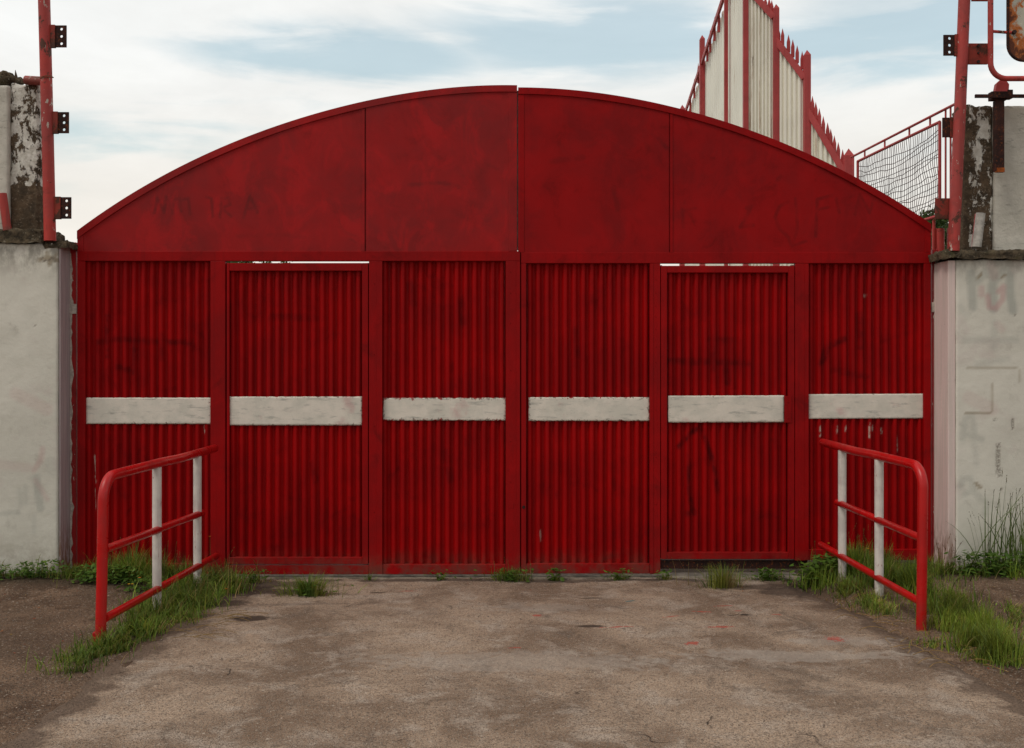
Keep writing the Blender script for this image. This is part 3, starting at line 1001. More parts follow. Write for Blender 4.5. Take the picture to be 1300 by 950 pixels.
# ================================================================ WALLS
def rough_grid_block(name, x0, x1, y0, y1, z0, z1, mat, parent, step=0.02, amp=0.004, seed=0, top_rag=0.0, side_rag=0.0, freq=6):
    """block whose faces are fine grids, roughened in 3-D so its edges are worn"""
    nx = max(2, int((x1 - x0) / step)); ny = max(2, int((y1 - y0) / step)); nz = max(2, int((z1 - z0) / step))
    idx = {}; vs = []; fs = []

    def vid(i, j, k):
        key = (i, j, k)
        if key not in idx:
            x = x0 + (x1 - x0) * i / nx; y = y0 + (y1 - y0) * j / ny; z = z0 + (z1 - z0) * k / nz
            p = Vector((x, y, z)) * freq + Vector((seed, seed, seed))
            nv = noise.noise_vector(p) * amp + noise.noise_vector(p * 4) * amp * 0.4
            if side_rag and i in (0, nx): nv.x += side_rag * (noise.noise(Vector((seed, z * 9, y * 9))) + 0.4 * noise.noise(Vector((seed, z * 33, y * 20))))
            if top_rag and k == nz:
                nv.z += top_rag * (noise.noise(Vector((x * 11, y * 9, seed))) + 0.5 * noise.noise(Vector((x * 40, y * 30, seed))))
            # worn corners
            ec = (i in (0, nx)) + (j in (0, ny)) + (k == nz)
            if ec >= 2:
                c = Vector(((x0 + x1) / 2, (y0 + y1) / 2, (z0 + z1) / 2)) - Vector((x, y, z))
                nv += Vector((math.copysign(amp * 0.8, c.x) if i in (0, nx) else 0, math.copysign(amp * 0.8, c.y) if j in (0, ny) else 0, -amp * 0.8 if k == nz else 0))
            idx[key] = len(vs); vs.append((x + nv.x, y + nv.y, z + nv.z))
        return idx[key]

    for i in range(nx):
        for k in range(nz):
            fs.append((vid(i, 0, k), vid(i + 1, 0, k), vid(i + 1, 0, k + 1), vid(i, 0, k + 1)))
            fs.append((vid(i, ny, k + 1), vid(i + 1, ny, k + 1), vid(i + 1, ny, k), vid(i, ny, k)))
    for j in range(ny):
        for k in range(nz):
            fs.append((vid(0, j, k + 1), vid(0, j + 1, k + 1), vid(0, j + 1, k), vid(0, j, k))[::-1])
            fs.append((vid(nx, j, k), vid(nx, j + 1, k), vid(nx, j + 1, k + 1), vid(nx, j, k + 1)))
    for i in range(nx):
        for j in range(ny):
            fs.append((vid(i, j, nz), vid(i + 1, j, nz), vid(i + 1, j + 1, nz), vid(i, j + 1, nz)))
    m = MB(); m.add(vs, fs, True)
    return recalc(m.build(name, mat, parent))


def split_wall(name, xa, xb, xfar, y0, y1, zt, label, seed, side):
    r = root(name, ((xa + xb) / 2, (y0 + y1) / 2, 0), label, 'wall', 'plastered walls beside the gate')
    lo, hi = min(xa, xb), max(xa, xb)
    w = rough_grid_block('plaster_face', lo, hi, y0, y1, -0.1, zt, PLASTER, r, 0.0125 if False else 0.0165, 0.0025, seed, top_rag=0.012)
    return r, w


WL_Y, WR_Y = -0.19, -0.27
DL, DR = WL_Y - CY, WR_Y - CY
zl = Z(309, DL); zr = Z(329.5, DR)
wl, wl_face = split_wall('plastered_wall', -5.1, X(73.2, DL), 0, WL_Y, 0.16, zl, 'low grey-white plastered wall left of the red gate with mossy top', 11, -1)
wr, wr_face = split_wall('plastered_wall', X(1214, DR), 5.2, 0, WR_Y, 0.14, zr, 'low grey-white plastered wall right of the red gate with faded scrawls', 17, 1)
# outer stretches, further along
for r_, x0, x1, y0, y1, z1 in ((wl, -14, -5.1, WL_Y, 0.16, zl), (wr, 5.2, 14, WR_Y, 0.14, zr)):
    m = MB(); m.box(x0, x1, y0 + 0.003, y1, -0.1, z1 - 0.002, 0.004)
    o = m.build('plaster_run', PLASTER, r_)
# jamb strips
m = MB(); m.box(X(73.4, DL) + 0.001, X(87.3, 7.66), WL_Y + 0.012, 0.10, -0.08, zl - 0.004, 0.006)
m.build('jamb', JAMB_L, wl)
m = MB(); m.box(X(1194.6, 7.56), X(1213.8, DR) - 0.001, WR_Y + 0.008, 0.10, -0.08, zr - 0.006, 0.006)
m.build('jamb', JAMB_R, wr)

for o in (wl_face, wr_face):
    pass
strokes_attr(wl_face, 'green', [(7, 0.6, [(46, 607), (51, 645)]), (3, 0.35, [(25, 622), (26, 642)]), (3, 0.35, [(32, 618), (33, 640)]), (2.5, 0.4, [(0, 652), (24, 651)]),
                                (3, 0.3, [(40, 606), (50, 604)]), (2.5, 0.3, [(43, 655), (43, 675)]), (10, 0.25, [(64, 585), (66, 600)])], DL, 3)
strokes_attr(wl_face, 'pink', [(3, 0.5, [(43, 597), (52, 584), (54, 570)]), (8, 0.25, [(0, 590), (36, 594)]), (2, 0.4, [(45, 610), (60, 634)]), (12, 0.3, [(20, 500), (60, 520)])], DL, 4)
strokes_attr(wl_face, 'brown', [(3.5, 0.8, [(50, 330), (62, 327), (73, 331)]), (2, 0.8, [(60, 320), (62, 336)]), (2, 0.7, [(64, 335), (72, 322)])], DL, 2)
strokes_attr(wl_face, 'hole', [(1.4, 0.9, [(52, 329), (60, 333), (66, 328), (71, 331)]), (1.2, 0.9, [(63, 334), (66, 337)]), (1.2, 1, [(45, 415), (45.5, 415)])], DL, 1)
strokes_attr(wr_face, 'green', [(7, 0.75, [(1233, 347), (1233, 360), (1235, 390)]), (7, 0.65, [(1240, 357), (1254, 344), (1260, 352)]), (8, 0.8, [(1260, 362), (1261, 392)]),
                                (7, 0.6, [(1262, 356), (1278, 343), (1283, 360)]), (7, 0.85, [(1282, 350), (1282, 372), (1286, 394)]), (5, 0.25, [(1219, 390), (1228, 400)]),
                                (5, 0.4, [(1225, 432), (1290, 432)]), (5, 0.35, [(1262, 410), (1262, 440)]), (4, 0.3, [(1240, 462), (1280, 456)]),
                                (4, 0.45, [(1222, 558), (1226, 530), (1234, 528), (1238, 556)]), (4, 0.45, [(1222, 550), (1246, 558)]),
                                (4, 0.4, [(1220, 618), (1222, 608), (1232, 607), (1236, 620), (1225, 628)]), (4, 0.35, [(1236, 625), (1254, 640), (1250, 652)]), (3, 0.3, [(1236, 560), (1240, 590)])], DR, 4)
strokes_attr(wr_face, 'pink', [(4, 0.8, [(1254, 376), (1256, 390), (1264, 392), (1273, 380), (1274, 364), (1268, 370)]), (5, 0.6, [(1246, 366), (1246, 374)]), (9, 0.3, [(1258, 336), (1262, 350)]),
                               (7, 0.3, [(1266, 412), (1272, 418)]), (14, 0.25, [(1230, 505), (1260, 520)])], DR, 3)
strokes_attr(wr_face, 'brown', [(2, 0.8, [(1241, 354), (1246, 348)]), (2, 0.7, [(1272, 352), (1276, 349)]), (1.5, 0.5, [(1228, 468), (1290, 467)]), (1.6, 0.5, [(1259, 488), (1259, 522)]),
                                (1.6, 0.4, [(1295, 470), (1295, 485)]), (1, 0.7, [(1225, 525), (1258, 525)]), (3, 0.8, [(1239, 614), (1245, 619)])], DR, 1.4)
strokes_attr(wr_face, 'hole', [(5, 0.7, [(1268, 566), (1267, 590), (1269, 603)]), (2, 0.9, [(1285, 534), (1286, 544)]), (1.5, 0.9, [(1262, 534), (1264, 534)]), (1.4, 0.9, [(1271, 622), (1271.4, 622)]),
                               (1.2, 0.8, [(1288, 402), (1288.4, 402)])], DR, 1.2)


# coping / crusts
def crust(name, parent, x0, x1, y0, y1, z0, z1, seed, amp=0.012, step=0.013):
    return rough_grid_block(name, x0, x1, y0, y1, z0, z1, CRUST, parent, step, amp, seed, top_rag=0.02, side_rag=0.012, freq=14)


crust('coping', wr, X(1195.5, DR), 5.2, WR_Y - 0.035, 0.16, zr + 0.001, Z(318, DR), 3)
crust('coping', wl, -5.1, X(57, DL), WL_Y - 0.03, 0.16, zl + 0.001, Z(291, DL), 5, 0.014)
# the ragged top edge of the left wall where the coping has broken away
m = MB()
rr = random.Random(3)
o = rough_grid_block('broken_edge', X(57, DL) - 0.02, X(87.5, DL), WL_Y - 0.006, 0.13, zl - 0.035, zl + 0.02, CRUST, wl, 0.012, 0.014, 8, top_rag=0.02, side_rag=0.01, freq=16)

# ---- upper pillars and slabs
p1 = rough_grid_block('concrete_pillar', X(12, 7.62), X(49.5, 7.62), CY + 7.62, CY + 7.62 + 0.22, Z(293, 7.62), Z(107, 7.62), PEEL, None, 0.012, 0.010, 21, top_rag=0.03, side_rag=0.012, freq=7)
prep(p1, 'brown concrete pillar with peeling white paint on the left wall, bare at its foot', 'pillar', 'crumbling pillars on the walls')
zbare = Z(236, 7.62)
set_attr(p1, 'paint', lambda v: 0.60 if v.z > zbare + 0.012 * noise.noise(Vector((v.x * 30, 0, 0))) else 0.0)
p2 = rough_grid_block('concrete_pillar', X(1224, 7.6), X(1260.5, 7.6), CY + 7.6, CY + 7.6 + 0.22, Z(318, 7.6), Z(134.5, 7.6), PEEL, None, 0.012, 0.010, 33, top_rag=0.03, side_rag=0.006, freq=7)
prep(p2, 'mostly bare brown concrete pillar with white paint flakes beside the right pole', 'pillar', 'crumbling pillars on the walls')


def p2paint(v):
    px = v.x * F / 7.6 + 650; py = 460 - (v.z - EYE) * F / 7.6
    k = 0.40
    k = max(k, 0.95 - math.hypot((px - 1249) / 9, (py - 165) / 17) * 0.45)
    k = max(k, 0.85 - math.hypot((px - 1242) / 8, (py - 200) / 35) * 0.5)
    k = max(k, 0.8 - math.hypot((px - 1236) / 5, (py - 258) / 20) * 0.5)
    k = max(k, 0.85 - math.hypot((px - 1260) / 3.0, (py - 255) / 50) * 0.5)
    return min(k, 0.80) if px > 1229 else 0.0


set_attr(p2, 'paint', p2paint)
for nm, x0, x1, yt, yb, d, lab in (('concrete_slab', -14.0, X(10.5, 7.585), 108, 294, 7.585, 'pale upright concrete slab at the far left edge beside the peeling pillar'),
                                   ('concrete_slab', X(1262.5, 7.58), 14.0, 134, 318, 7.58, 'pale board-marked concrete slab at the far right above the wall')):
    zt, zb = Z(yt, d), Z(yb, d)
    near = (x0, max(x0, x1 - 1.4)) if x0 < 0 else (min(x1, x0 + 1.4), x1)
    rt = root(nm, (X(0, d) if x0 < 0 else X(1290, d), CY + d, zb), lab, 'concrete slab', 'upright slabs above the walls')
    if x0 < 0:
        rough_grid_block('slab', -5.2, x1, CY + d, CY + d + 0.14, zb, zt, SLAB, rt, 0.02, 0.003, 41, top_rag=0.006)
        m = MB(); m.box(-14, -5.2, CY + d + 0.002, CY + d + 0.14, zb, zt); m.build('slab_run', SLAB, rt)
    else:
        rough_grid_block('slab', x0, 5.2, CY + d, CY + d + 0.14, zb, zt, SLAB, rt, 0.02, 0.003, 43, top_rag=0.006)
        m = MB(); m.box(5.2, 14, CY + d + 0.002, CY + d + 0.14, zb, zt); m.build('slab_run', SLAB, rt)

# rubble on the left pillar
def rock(p, s, seed, mat, name, label, cat, group=None, sq=(1, 1, 1)):
    bm = bmesh.new()
    bmesh.ops.create_icosphere(bm, subdivisions=3, radius=1)
    for v in bm.verts:
        n = v.co.normalized()
        f = 1 + 0.35 * noise.noise(n * 1.6 + Vector((seed, 0, 0))) + 0.12 * noise.noise(n * 5 + Vector((seed, 0, 0)))
        v.co = Vector((n.x * f * s * sq[0], n.y * f * s * sq[1], n.z * f * s * sq[2]))
    bm.verts.index_update()
    m = MB(); m.add([v.co + Vector(p) for v in bm.verts], [[v.index for v in f.verts] for f in bm.faces], False)
    bm.free()
    return prep(m.build(name, mat, base=(p[0], p[1], p[2] - s * sq[2] * 0.9)), label, cat, group)


rock(W(5, 101, 7.66), 0.075, 2, CRUST, 'concrete_lump', 'dark mossy concrete lump on top of the left pillar', 'rubble', sq=(1.1, 1, 0.85))
rock(W(24, 104, 7.68), 0.035, 5, CRUST, 'concrete_lump', 'small jagged concrete lump between the big lump and the pipe stub', 'rubble', sq=(1.2, 1, 1))
m = MB()
for (px, py, tx, ty, w) in ((20, 106, 19.5, 89, 0.014), (23, 106, 24.5, 99, 0.01), (28, 106, 27, 99, 0.012), (32, 104, 31, 97, 0.008)):
    a, b = W(px, py, 7.66), W(tx, ty, 7.66)
    m.tube([a, (a + b) / 2 + Vector((0.004, 0, 0)), b], [w, w * 0.8, w * 0.1], 6)
prep(m.build('dry_thorn', BARK, base=W(24, 106, 7.66)), 'dry dark twig stubs sticking up on the left pillar top', 'twig')


# ================================================================ POLES
def holed_plate(m, x0, x1, z0, z1, y, holes=3, r=0.0105, t=0.006, cx=0.5):
    """flat plate with real round holes one above another"""
    n = holes
    hx = x0 + (x1 - x0) * cx
    fs_f = []
    vs = []
    for k in range(n):
        za = z0 + (z1 - z0) * k / n; zb = z0 + (z1 - z0) * (k + 1) / n
        zc = (za + zb) / 2
        outer = [(x1, zc), (x1, zb), (hx, zb), (x0, zb), (x0, zc), (x0, za), (hx, za), (x1, za)]
        inner = [(hx + r * math.cos(i * math.pi / 4), zc + r * math.sin(i * math.pi / 4)) for i in range(8)]
        # match index: outer[i] direction i*45deg
        for side, yy in ((0, y), (1, y + t)):
            b = len(vs)
            vs += [(p[0], yy, p[1]) for p in outer] + [(p[0], yy, p[1]) for p in inner]
            for i in range(8):
                j = (i + 1) % 8
                fs_f.append((b + i, b + j, b + 8 + j, b + 8 + i))
        bf, bb = len(vs) - 32, len(vs) - 16
        for i in range(8):
            j = (i + 1) % 8
            fs_f.append((bf + 8 + i, bf + 8 + j, bb + 8 + j, bb + 8 + i))
    m.add(vs, fs_f)
    # edges
    m.box(x0 - 0.0008, x0 + 0.001, y - 0.0004, y + t + 0.0004, z0, z1)
    m.box(x1 - 0.001, x1 + 0.0008, y - 0.0004, y + t + 0.0004, z0, z1)
    m.box(x0 + 0.0012, x1 - 0.0012, y - 0.0004, y + t + 0.0004, z0 - 0.0008, z0 + 0.001)
    m.box(x0 + 0.0012, x1 - 0.0012, y - 0.0004, y + t + 0.0004, z1 - 0.001, z1 + 0.0008)


def bracket(parent, xin, xmid, xout, yt, yb, d, sgn=1):
    z0, z1 = Z(yb, d), Z(yt, d)
    y = CY + d
    m = MB()
    a, b = sorted((X(xin, d), X(xmid, d)))
    m.box(a, b, y - 0.012, y + 0.012, z0, z1, 0.002)
    o = m.build('bracket', RUSTY_RED, parent)
    m = MB()
    a, b = sorted((X(xmid, d), X(xout, d)))
    holed_plate(m, a + 0.001, b, z0 + 0.004, z1 - 0.004, y - 0.004, cx=0.55)
    recalc(m.build('flange', DARK_RUST, o))


PD = 7.50
pl = root('steel_pole', W(63.5, 306, PD), 'leaning weathered red steel pole on the left wall with three holed brackets', 'pole', 'red poles on the walls')
m = MB()
m.tube([W(48, -130, PD), W(56, 0, PD), W(60, 150, PD), W(63.6, 306, PD)], 0.0425, 24)
m.build('pipe', RED_POLE, pl)
bracket(pl, 62, 70.5, 84.5, 32, 61, PD)
bracket(pl, 65, 74, 87.5, 142, 170, PD)
bracket(pl, 69, 77.5, 90.5, 250, 278.5, PD)
m = MB()
zz = Z(99, PD)
cx, cy = X(59.2, PD), CY + PD
ring = [(cx + 0.046 * math.cos(a), cy + 0.046 * math.sin(a), zz + 0.012 * math.sin(a * 1.0 + 0.5)) for a in np.linspace(0, 2 * math.pi, 25)]
m.tube(ring, 0.0022, 6, False)
m.tube([(cx + 0.045, cy - 0.01, zz), (cx + 0.06, cy - 0.02, zz - 0.006), (cx + 0.05, cy - 0.03, zz + 0.008), (cx + 0.02, cy - 0.046, zz + 0.004), (cx - 0.05, cy - 0.04, zz - 0.01), (cx - 0.10, cy - 0.03, zz + 0.0)], 0.0022, 6)
m.build('tie_wire', THIN_WIRE, pl)

m = MB()
m.tube([W(33, 102, 7.6), W(50, 103, 7.58), W(55.5, 103.5, 7.57)], 0.034, 16)
prep(m.build('pipe_stub', RED_POLE, base=W(33, 106, 7.6)), 'short horizontal red pipe stub wired to the left pole', 'pipe', 'pipe stubs')
m = MB()
m.tube([W(3, 246, 7.50), W(9.5, 293, 7.50)], 0.03, 16)
prep(m.build('pipe_stub', RED_POLE, base=W(9.5, 293, 7.50)), 'slanting red pipe stub against the left concrete slab', 'pipe', 'pipe stubs')

PR = 7.42
pr = root('steel_pole', W(1210, 317, PR), 'leaning red steel pole on the right wall beside the bare pillar', 'pole', 'red poles on the walls')
m = MB()
m.tube([W(1228, -130, PR), W(1224.2, 0, PR), W(1219, 133, PR), W(1210.3, 319, PR)], 0.0415, 24)
m.build('pipe', RED_POLE, pr)
bracket(pr, 1216, 1211.5, 1197.5, 44, 71.5, PR)
m = MB(); m.box(X(1206, 7.46), X(1214, 7.46), CY + 7.45, CY + 7.474, Z(175, 7.46), Z(149, 7.46), 0.003)
o = m.build('bracket', RUSTY_RED, pr)
m = MB(); m.box(X(1193.5, 7.5), X(1205.8, 7.46), CY + 7.456, CY + 7.468, Z(174.5, 7.46), Z(149.5, 7.46), 0.002)
m.build('flange', DARK_RUST, o)
m = MB(); m.box(X(1187.5, 7.46), X(1207, 7.46), CY + 7.45, CY + 7.474, Z(278.5, 7.46), Z(252, 7.46), 0.003)
m.build('bracket', RUSTY_RED, pr)
m = MB(); m.box(X(1228.5, PR), X(1253.5, PR), CY + PR - 0.008, CY + PR + 0.008, Z(82, PR), Z(55.5, PR), 0.002)
o = m.build('bracket', RUSTY_RED, pr)
for py in (59, 68, 79):
    x, z = X(1241, PR), Z(py, PR)
    m = MB(); m.tube([(x, CY + PR - 0.009, z), (x, CY + PR - 0.018, z)], 0.011 if py != 68 else 0.008, 8)
    m.build('bolt', BOLT, o)
m = MB(); m.box(X(1233.2, PR), X(1254, PR), CY + PR - 0.006, CY + PR + 0.006, Z(1.8, PR), Z(-24, PR), 0.002)
m.build('bracket', RUSTY_RED, pr)

# small pipes near the right pole
m = MB()
m.tube([W(1239.8, 314, 7.44), W(1245, 271, 7.44)], [0.033, 0.033], 18)
rp = m.build('pipe_stub', PALE_PIPE, base=W(1241, 314, 7.44))
prep(rp, 'short pale grey pipe stub with a red side before the right pillar', 'pipe', 'pipe stubs')
m = MB()
a, b = W(1236.2, 314, 7.46), W(1240.6, 272, 7.46)
m.tube([a, b], 0.016, 10)
m.build('red_side', RED_RAIL, rp)
m = MB(); q = W(1245, 270.9, 7.44); m.tube([q, q + Vector((0.0002, 0, 0.0008))], 0.026, 14)
m.build('hole', BLACK, rp)  # black disc painted in for the dark inside of the pipe
hp = root('hinge_pipe', (X(1193, 8.0), CY + 8.0, 0), 'thick red pipe end with a thin rod behind the right gate post', 'pipe')
m = MB(); m.tube([(X(1194, 8.0), CY + 8.0, -0.04), (X(1194, 8.0), CY + 8.0, Z(290.5, 8.0))], 0.030, 18); m.build('pipe', RED_POLE, hp)
m = MB(); m.tube([(X(1185.5, 8.02), CY + 8.02, -0.04), (X(1185.5, 8.02), CY + 8.02, Z(279, 8.02))], 0.012, 12)
m.tube([(X(1186, 8.03), CY + 8.03, Z(318, 8.03)), (X(1186, 8.03), CY + 8.03, Z(290, 8.03))], 0.018, 12); m.build('rod', RED_POLE, hp)
m = MB(); m.tube([W(1206, 330, 7.66), W(1206, 290, 7.66)], 0.022, 12)
prep(m.build('pipe_stub', simple('dull_brown_pipe', (0.20, 0.05, 0.045), 0.8), base=W(1206, 330, 7.66)), 'dull brown pipe stub standing in the shade behind the right pole', 'pipe', 'pipe stubs')

# ---- sign frame
SD = 7.36
sf = root('sign_frame', W(1300, 100, SD), 'rounded red pipe frame holding a rusty white sign at the top right corner', 'sign')


def rr_outline(x0, x1, y0, y1, r, n=8):
    out = []
    for cx_, cy_, a0 in ((x1 - r, y1 - r, 0), (x0 + r, y1 - r, 90), (x0 + r, y0 + r, 180), (x1 - r, y0 + r, 270)):
        for i in range(n + 1):
            a = R(a0 + 90 * i / n)
            out.append((cx_ + r * math.cos(a), cy_ + r * math.sin(a)))
    return out


def closed_tube(m, pts, r, n=16):
    pts = [Vector(p) for p in pts]
    N = len(pts); vs = []; fs = []
    for i, p in enumerate(pts):
        t = (pts[(i + 1) % N] - pts[i - 1]).normalized()
        b = Vector((0, 1, 0)); a = t.cross(b).normalized()
        for k in range(n):
            an = 2 * math.pi * k / n
            vs.append(p + (a * math.cos(an) + b * math.sin(an)) * r)
    for i in range(N):
        for k in range(n):
            fs.append((i * n + k, i * n + (k + 1) % n, ((i + 1) % N) * n + (k + 1) % n, ((i + 1) % N) * n + k))
    m.add(vs, fs, True)


ol = rr_outline(X(1257.5, SD), X(1387, SD), Z(100, SD), Z(-140, SD), 0.115)
m = MB(); closed_tube(m, [(x, CY + SD, z) for x, z in ol], 0.0195)
recalc(m.build('frame_pipe', RED_POLE, sf))
ol2 = rr_outline(X(1279, SD), X(1365, SD), Z(77.5, SD), Z(-118, SD), 0.115)
m = MB()
n = len(ol2)
cxm = sum(p[0] for p in ol2) / n; czm = sum(p[1] for p in ol2) / n
vs = []; edge = []
rings = [1.0, 0.96, 0.9, 0.8, 0.6, 0.35]
for s_ in rings:
    for x, z in ol2:
        vs.append((cxm + (x - cxm) * s_, CY + SD - 0.004 + 0.002 * noise.noise(Vector((x * 9, z * 9, s_ * 3))), czm + (z - czm) * s_)); edge.append(max(0, (s_ - 0.7) / 0.3))
vs.append((cxm, CY + SD - 0.004, czm)); edge.append(0)
fs = []
for k in range(len(rings) - 1):
    for i in range(n):
        j = (i + 1) % n
        fs.append((k * n + i, k * n + j, (k + 1) * n + j, (k + 1) * n + i))
for i in range(n): fs.append(((len(rings) - 1) * n + i, (len(rings) - 1) * n + (i + 1) % n, len(vs) - 1))
bk = len(vs)
for x, z in ol2: vs.append((x, CY + SD + 0.006, z)); edge.append(1)
for i in range(n):
    j = (i + 1) % n
    fs.append((i, j, bk + j, bk + i))
fs.append(tuple(bk + i for i in range(n)))
m.add(vs, fs)
sp_ = recalc(m.build('sign_plate', SIGN, sf))
a_ = sp_.data.attributes.new('edge', 'FLOAT', 'POINT'); a_.data.foreach_set('value', np.array(edge, dtype=np.float32))
m = MB(); closed_tube(m, [(x, CY + SD - 0.004, z) for x, z in ol2], 0.010, 10)
recalc(m.build('rim', DARK_RUST, sp_))
x, z = X(1286, SD), Z(42, SD)
each('tie_rod', RED_POLE, sf, [lambda q: q.tube([W(1260, 40, SD), W(1288, 42, SD)], 0.011, 12), lambda q: q.tube([W(1362, 40, SD), W(1385, 42, SD)], 0.011, 12)])
m = MB(); m.tube([(x, CY + SD - 0.006, z), (x, CY + SD - 0.03, z)], 0.015, 6)
m.build('bolt', BOLT, sf)

iu = root('iron_upright', W(1267, 218, 7.5), 'dark rusty iron upright with crossbar and small red cap under the sign frame', 'iron post')
ID = 7.46
m = MB()
m.slab([(X(a, ID), Z(b, ID)) for a, b in ((1262, 117), (1279, 117), (1279.5, 108), (1273.5, 100), (1270, 101.5), (1264, 107))], CY + ID - 0.02, CY + ID + 0.02)
recalc(m.build('cap', RED_FENCE, iu))
m = MB()
m.box(X(1256.5, ID), X(1277, ID), CY + ID - 0.03, CY + ID + 0.03, Z(128, ID), Z(117.3, ID), 0.004)
m.box(X(1277.2, ID), X(1284, ID), CY + ID - 0.028, CY + ID + 0.03, Z(126, ID), Z(115, ID), 0.004)
m.build('block', DARK_RUST, iu)
m = MB(); m.box(X(1234.5, ID), X(1345, ID), CY + ID - 0.05, CY + ID - 0.0335, Z(126.3, ID), Z(122, ID), 0.001); m.build('crossbar', DARK_RUST, iu)
m = MB(); m.box(X(1262.5, ID), X(1273, ID), CY + ID - 0.028, CY + ID + 0.028, Z(218, ID), Z(128.3, ID), 0.003); m.build('post', DARK_RUST, iu)
m = MB(); m.box(X(1263, ID), X(1273, ID), CY + ID - 0.031, CY + ID + 0.0, Z(219.5, ID), Z(214, ID), 0.001)
m.build('foot', simple('orange_rust', (0.40, 0.10, 0.02), 0.9, 0.5, 40), iu)


# ================================================================ NET PANEL
npn = root('net_panel', (3.3, 0.9, 2.75), 'tilted red framed panel of sagging dark wire netting behind the right pole', 'net panel')
NA = Vector((X(1193, 7.9), CY + 7.9, 0)); NBq = Vector((X(1089, 9.45), CY + 9.45, 0))
zt_, zb_ = 3.475, 2.745


def NP(s, t):
    p = NA.lerp(NBq, s)
    return Vector((p.x, p.y, zb_ + (zt_ - zb_) * t))


m = MB()
m.tube([NP(0, 0), NP(0, 1)], 0.013, 8); m.tube([NP(0, 1), NP(1, 1)], 0.013, 8); m.tube([NP(1, 1), NP(1, 0)], 0.013, 8); m.tube([NP(1, 0), NP(0, 0)], 0.013, 8)
m.build('frame', RED_FENCE, npn)
m = MB()
nv, nh = 44, 15
for i in range(1, nv):
    s0 = i / nv
    pts = []
    for k in range(19):
        t = k / 18
        s = s0 + 0.010 * noise.noise(Vector((i * 0.7, t * 4, 0))) + 0.012 * noise.noise(Vector((i * 0.15, t * 2, 9)))
        q = NP(s, t); q.x += 0.03 * noise.noise(Vector((s * 3, t * 3, 4)))
        pts.append(q)
    m.tube(pts, 0.0030, 3, False)
for j in range(1, nh):
    t0 = j / nh
    pts = []
    for k in range(41):
        s = k / 40
        t = t0 - 0.10 * math.sin(math.pi * s) * t0 + 0.045 * noise.noise(Vector((s * 4, j * 0.6, 0))) + 0.02 * noise.noise(Vector((s * 11, j * 2.0, 0)))
        q = NP(s, min(1, max(0, t))); q.x += 0.03 * noise.noise(Vector((s * 3, t * 3, 4)))
        pts.append(q)
    m.tube(pts, 0.0034, 3, False)
m.build('netting', WIRE, npn)
m = MB()
m.tube([Vector((X(1213, 7.62), CY + 7.62, 3.545)), Vector((X(1081, 9.6), CY + 9.6, 3.545))], 0.011, 8)
for s in (0.1, 0.33, 0.63, 0.9):
    q = NP(s, 1); m.tube([q, q + Vector((0, 0, 0.07))], 0.008, 6)
m.build('top_rail', RED_FENCE, npn)
m = MB()
for px, d in ((1200.5, 7.78), (1206.8, 7.70), (1083.5, 9.55)):
    m = MB(); m.tube([(X(px, d), CY + d, 2.75 if px > 1100 else 2.4), (X(px, d), CY + d, 3.545)], 0.0075, 6)
    m.build('upright', RED_FENCE, npn)


# ================================================================ TALL FENCE
tf = root('corrugated_fence', (X(945, 18), CY + 18, -0.04), 'tall cream corrugated fence with spiked sloping red rails behind the gate', 'fence')


def fsheet(pa, pb, za, zb, zta, ztb, n, base=-0.1, dep=0.045, off=0.0):
    a = Vector((pa[0], pa[1], 0)); b = Vector((pb[0], pb[1], 0))
    nd = (b - a).normalized(); nrm = Vector((nd.y, -nd.x, 0))
    if nrm.dot(Vector((0, CY, 0)) - a) < 0: nrm = -nrm
    prof = [(0.0, 0), (0.08, 0.0), (0.22, 0.85), (0.34, 1), (0.60, 1), (0.72, 0.85), (0.88, 0.0)]
    vs, fs = [], []
    cols = [((k + t) / n, h) for k in range(n) for t, h in prof] + [(1.0, 0)]
    for s, h in cols:
        p = a.lerp(b, s) + nrm * (dep * h + off)
        zt = zta + (ztb - zta) * s
        for z in (base, zt * 0.5, zt): vs.append((p.x, p.y, z))
    for c in range(len(cols) - 1):
        for r in range(2):
            fs.append((c * 3 + r, (c + 1) * 3 + r, (c + 1) * 3 + r + 1, c * 3 + r + 1))
    m = MB(); m.add(vs, fs, False)
    o = m.build('corrugated_panel', FSHEET, tf)
    md = o.modifiers.new('thick', 'SOLIDIFY'); md.thickness = 0.004
    return nrm


def xy(px, d): return (X(px, d), CY + d)


def fpost(px, d, ytop, w, dz=0.0, tip=True, ybot=None):
    x, y = xy(px, d)
    z1 = Z(ytop, d); z0 = -0.1
    m = MB(); h = w / 2
    m.box(x - h, x + h, y - h - 0.09, y + h - 0.09, z0, z1 - w * 0.9)
    if tip:
        t = z1 - w * 0.9
        m.add([(x - h, y - h - 0.09, t), (x + h, y - h - 0.09, t), (x + h, y + h - 0.09, t), (x - h, y + h - 0.09, t), (x, y - 0.09, z1)],
              [(0, 1, 4), (1, 2, 4), (2, 3, 4), (3, 0, 4)])
    m.build('fence_post', RED_FENCE, tf)


def frail(pa, pb, th=0.09):
    m = MB(); m.bar(pa, pb, 0.05, th); m.build('rail', RED_FENCE, tf)


def spike(px, ytip, d, h):
    x, y = xy(px, d); z = Z(ytip, d); w = 0.026
    m = MB()
    m.add([(x - w, y - 0.07, z - h), (x + w, y - 0.07, z - h), (x + w, y - 0.03, z - h), (x - w, y - 0.03, z - h),
           (x - w, y - 0.07, z - h * 0.42), (x + w, y - 0.07, z - h * 0.42), (x + w, y - 0.03, z - h * 0.42), (x - w, y - 0.03, z - h * 0.42), (x, y - 0.05, z)],
          [(0, 1, 5, 4), (1, 2, 6, 5), (2, 3, 7, 6), (3, 0, 4, 7), (4, 5, 8), (5, 6, 8), (6, 7, 8), (7, 4, 8), (3, 2, 1, 0)])
    m.build('spike', RED_FENCE, tf)


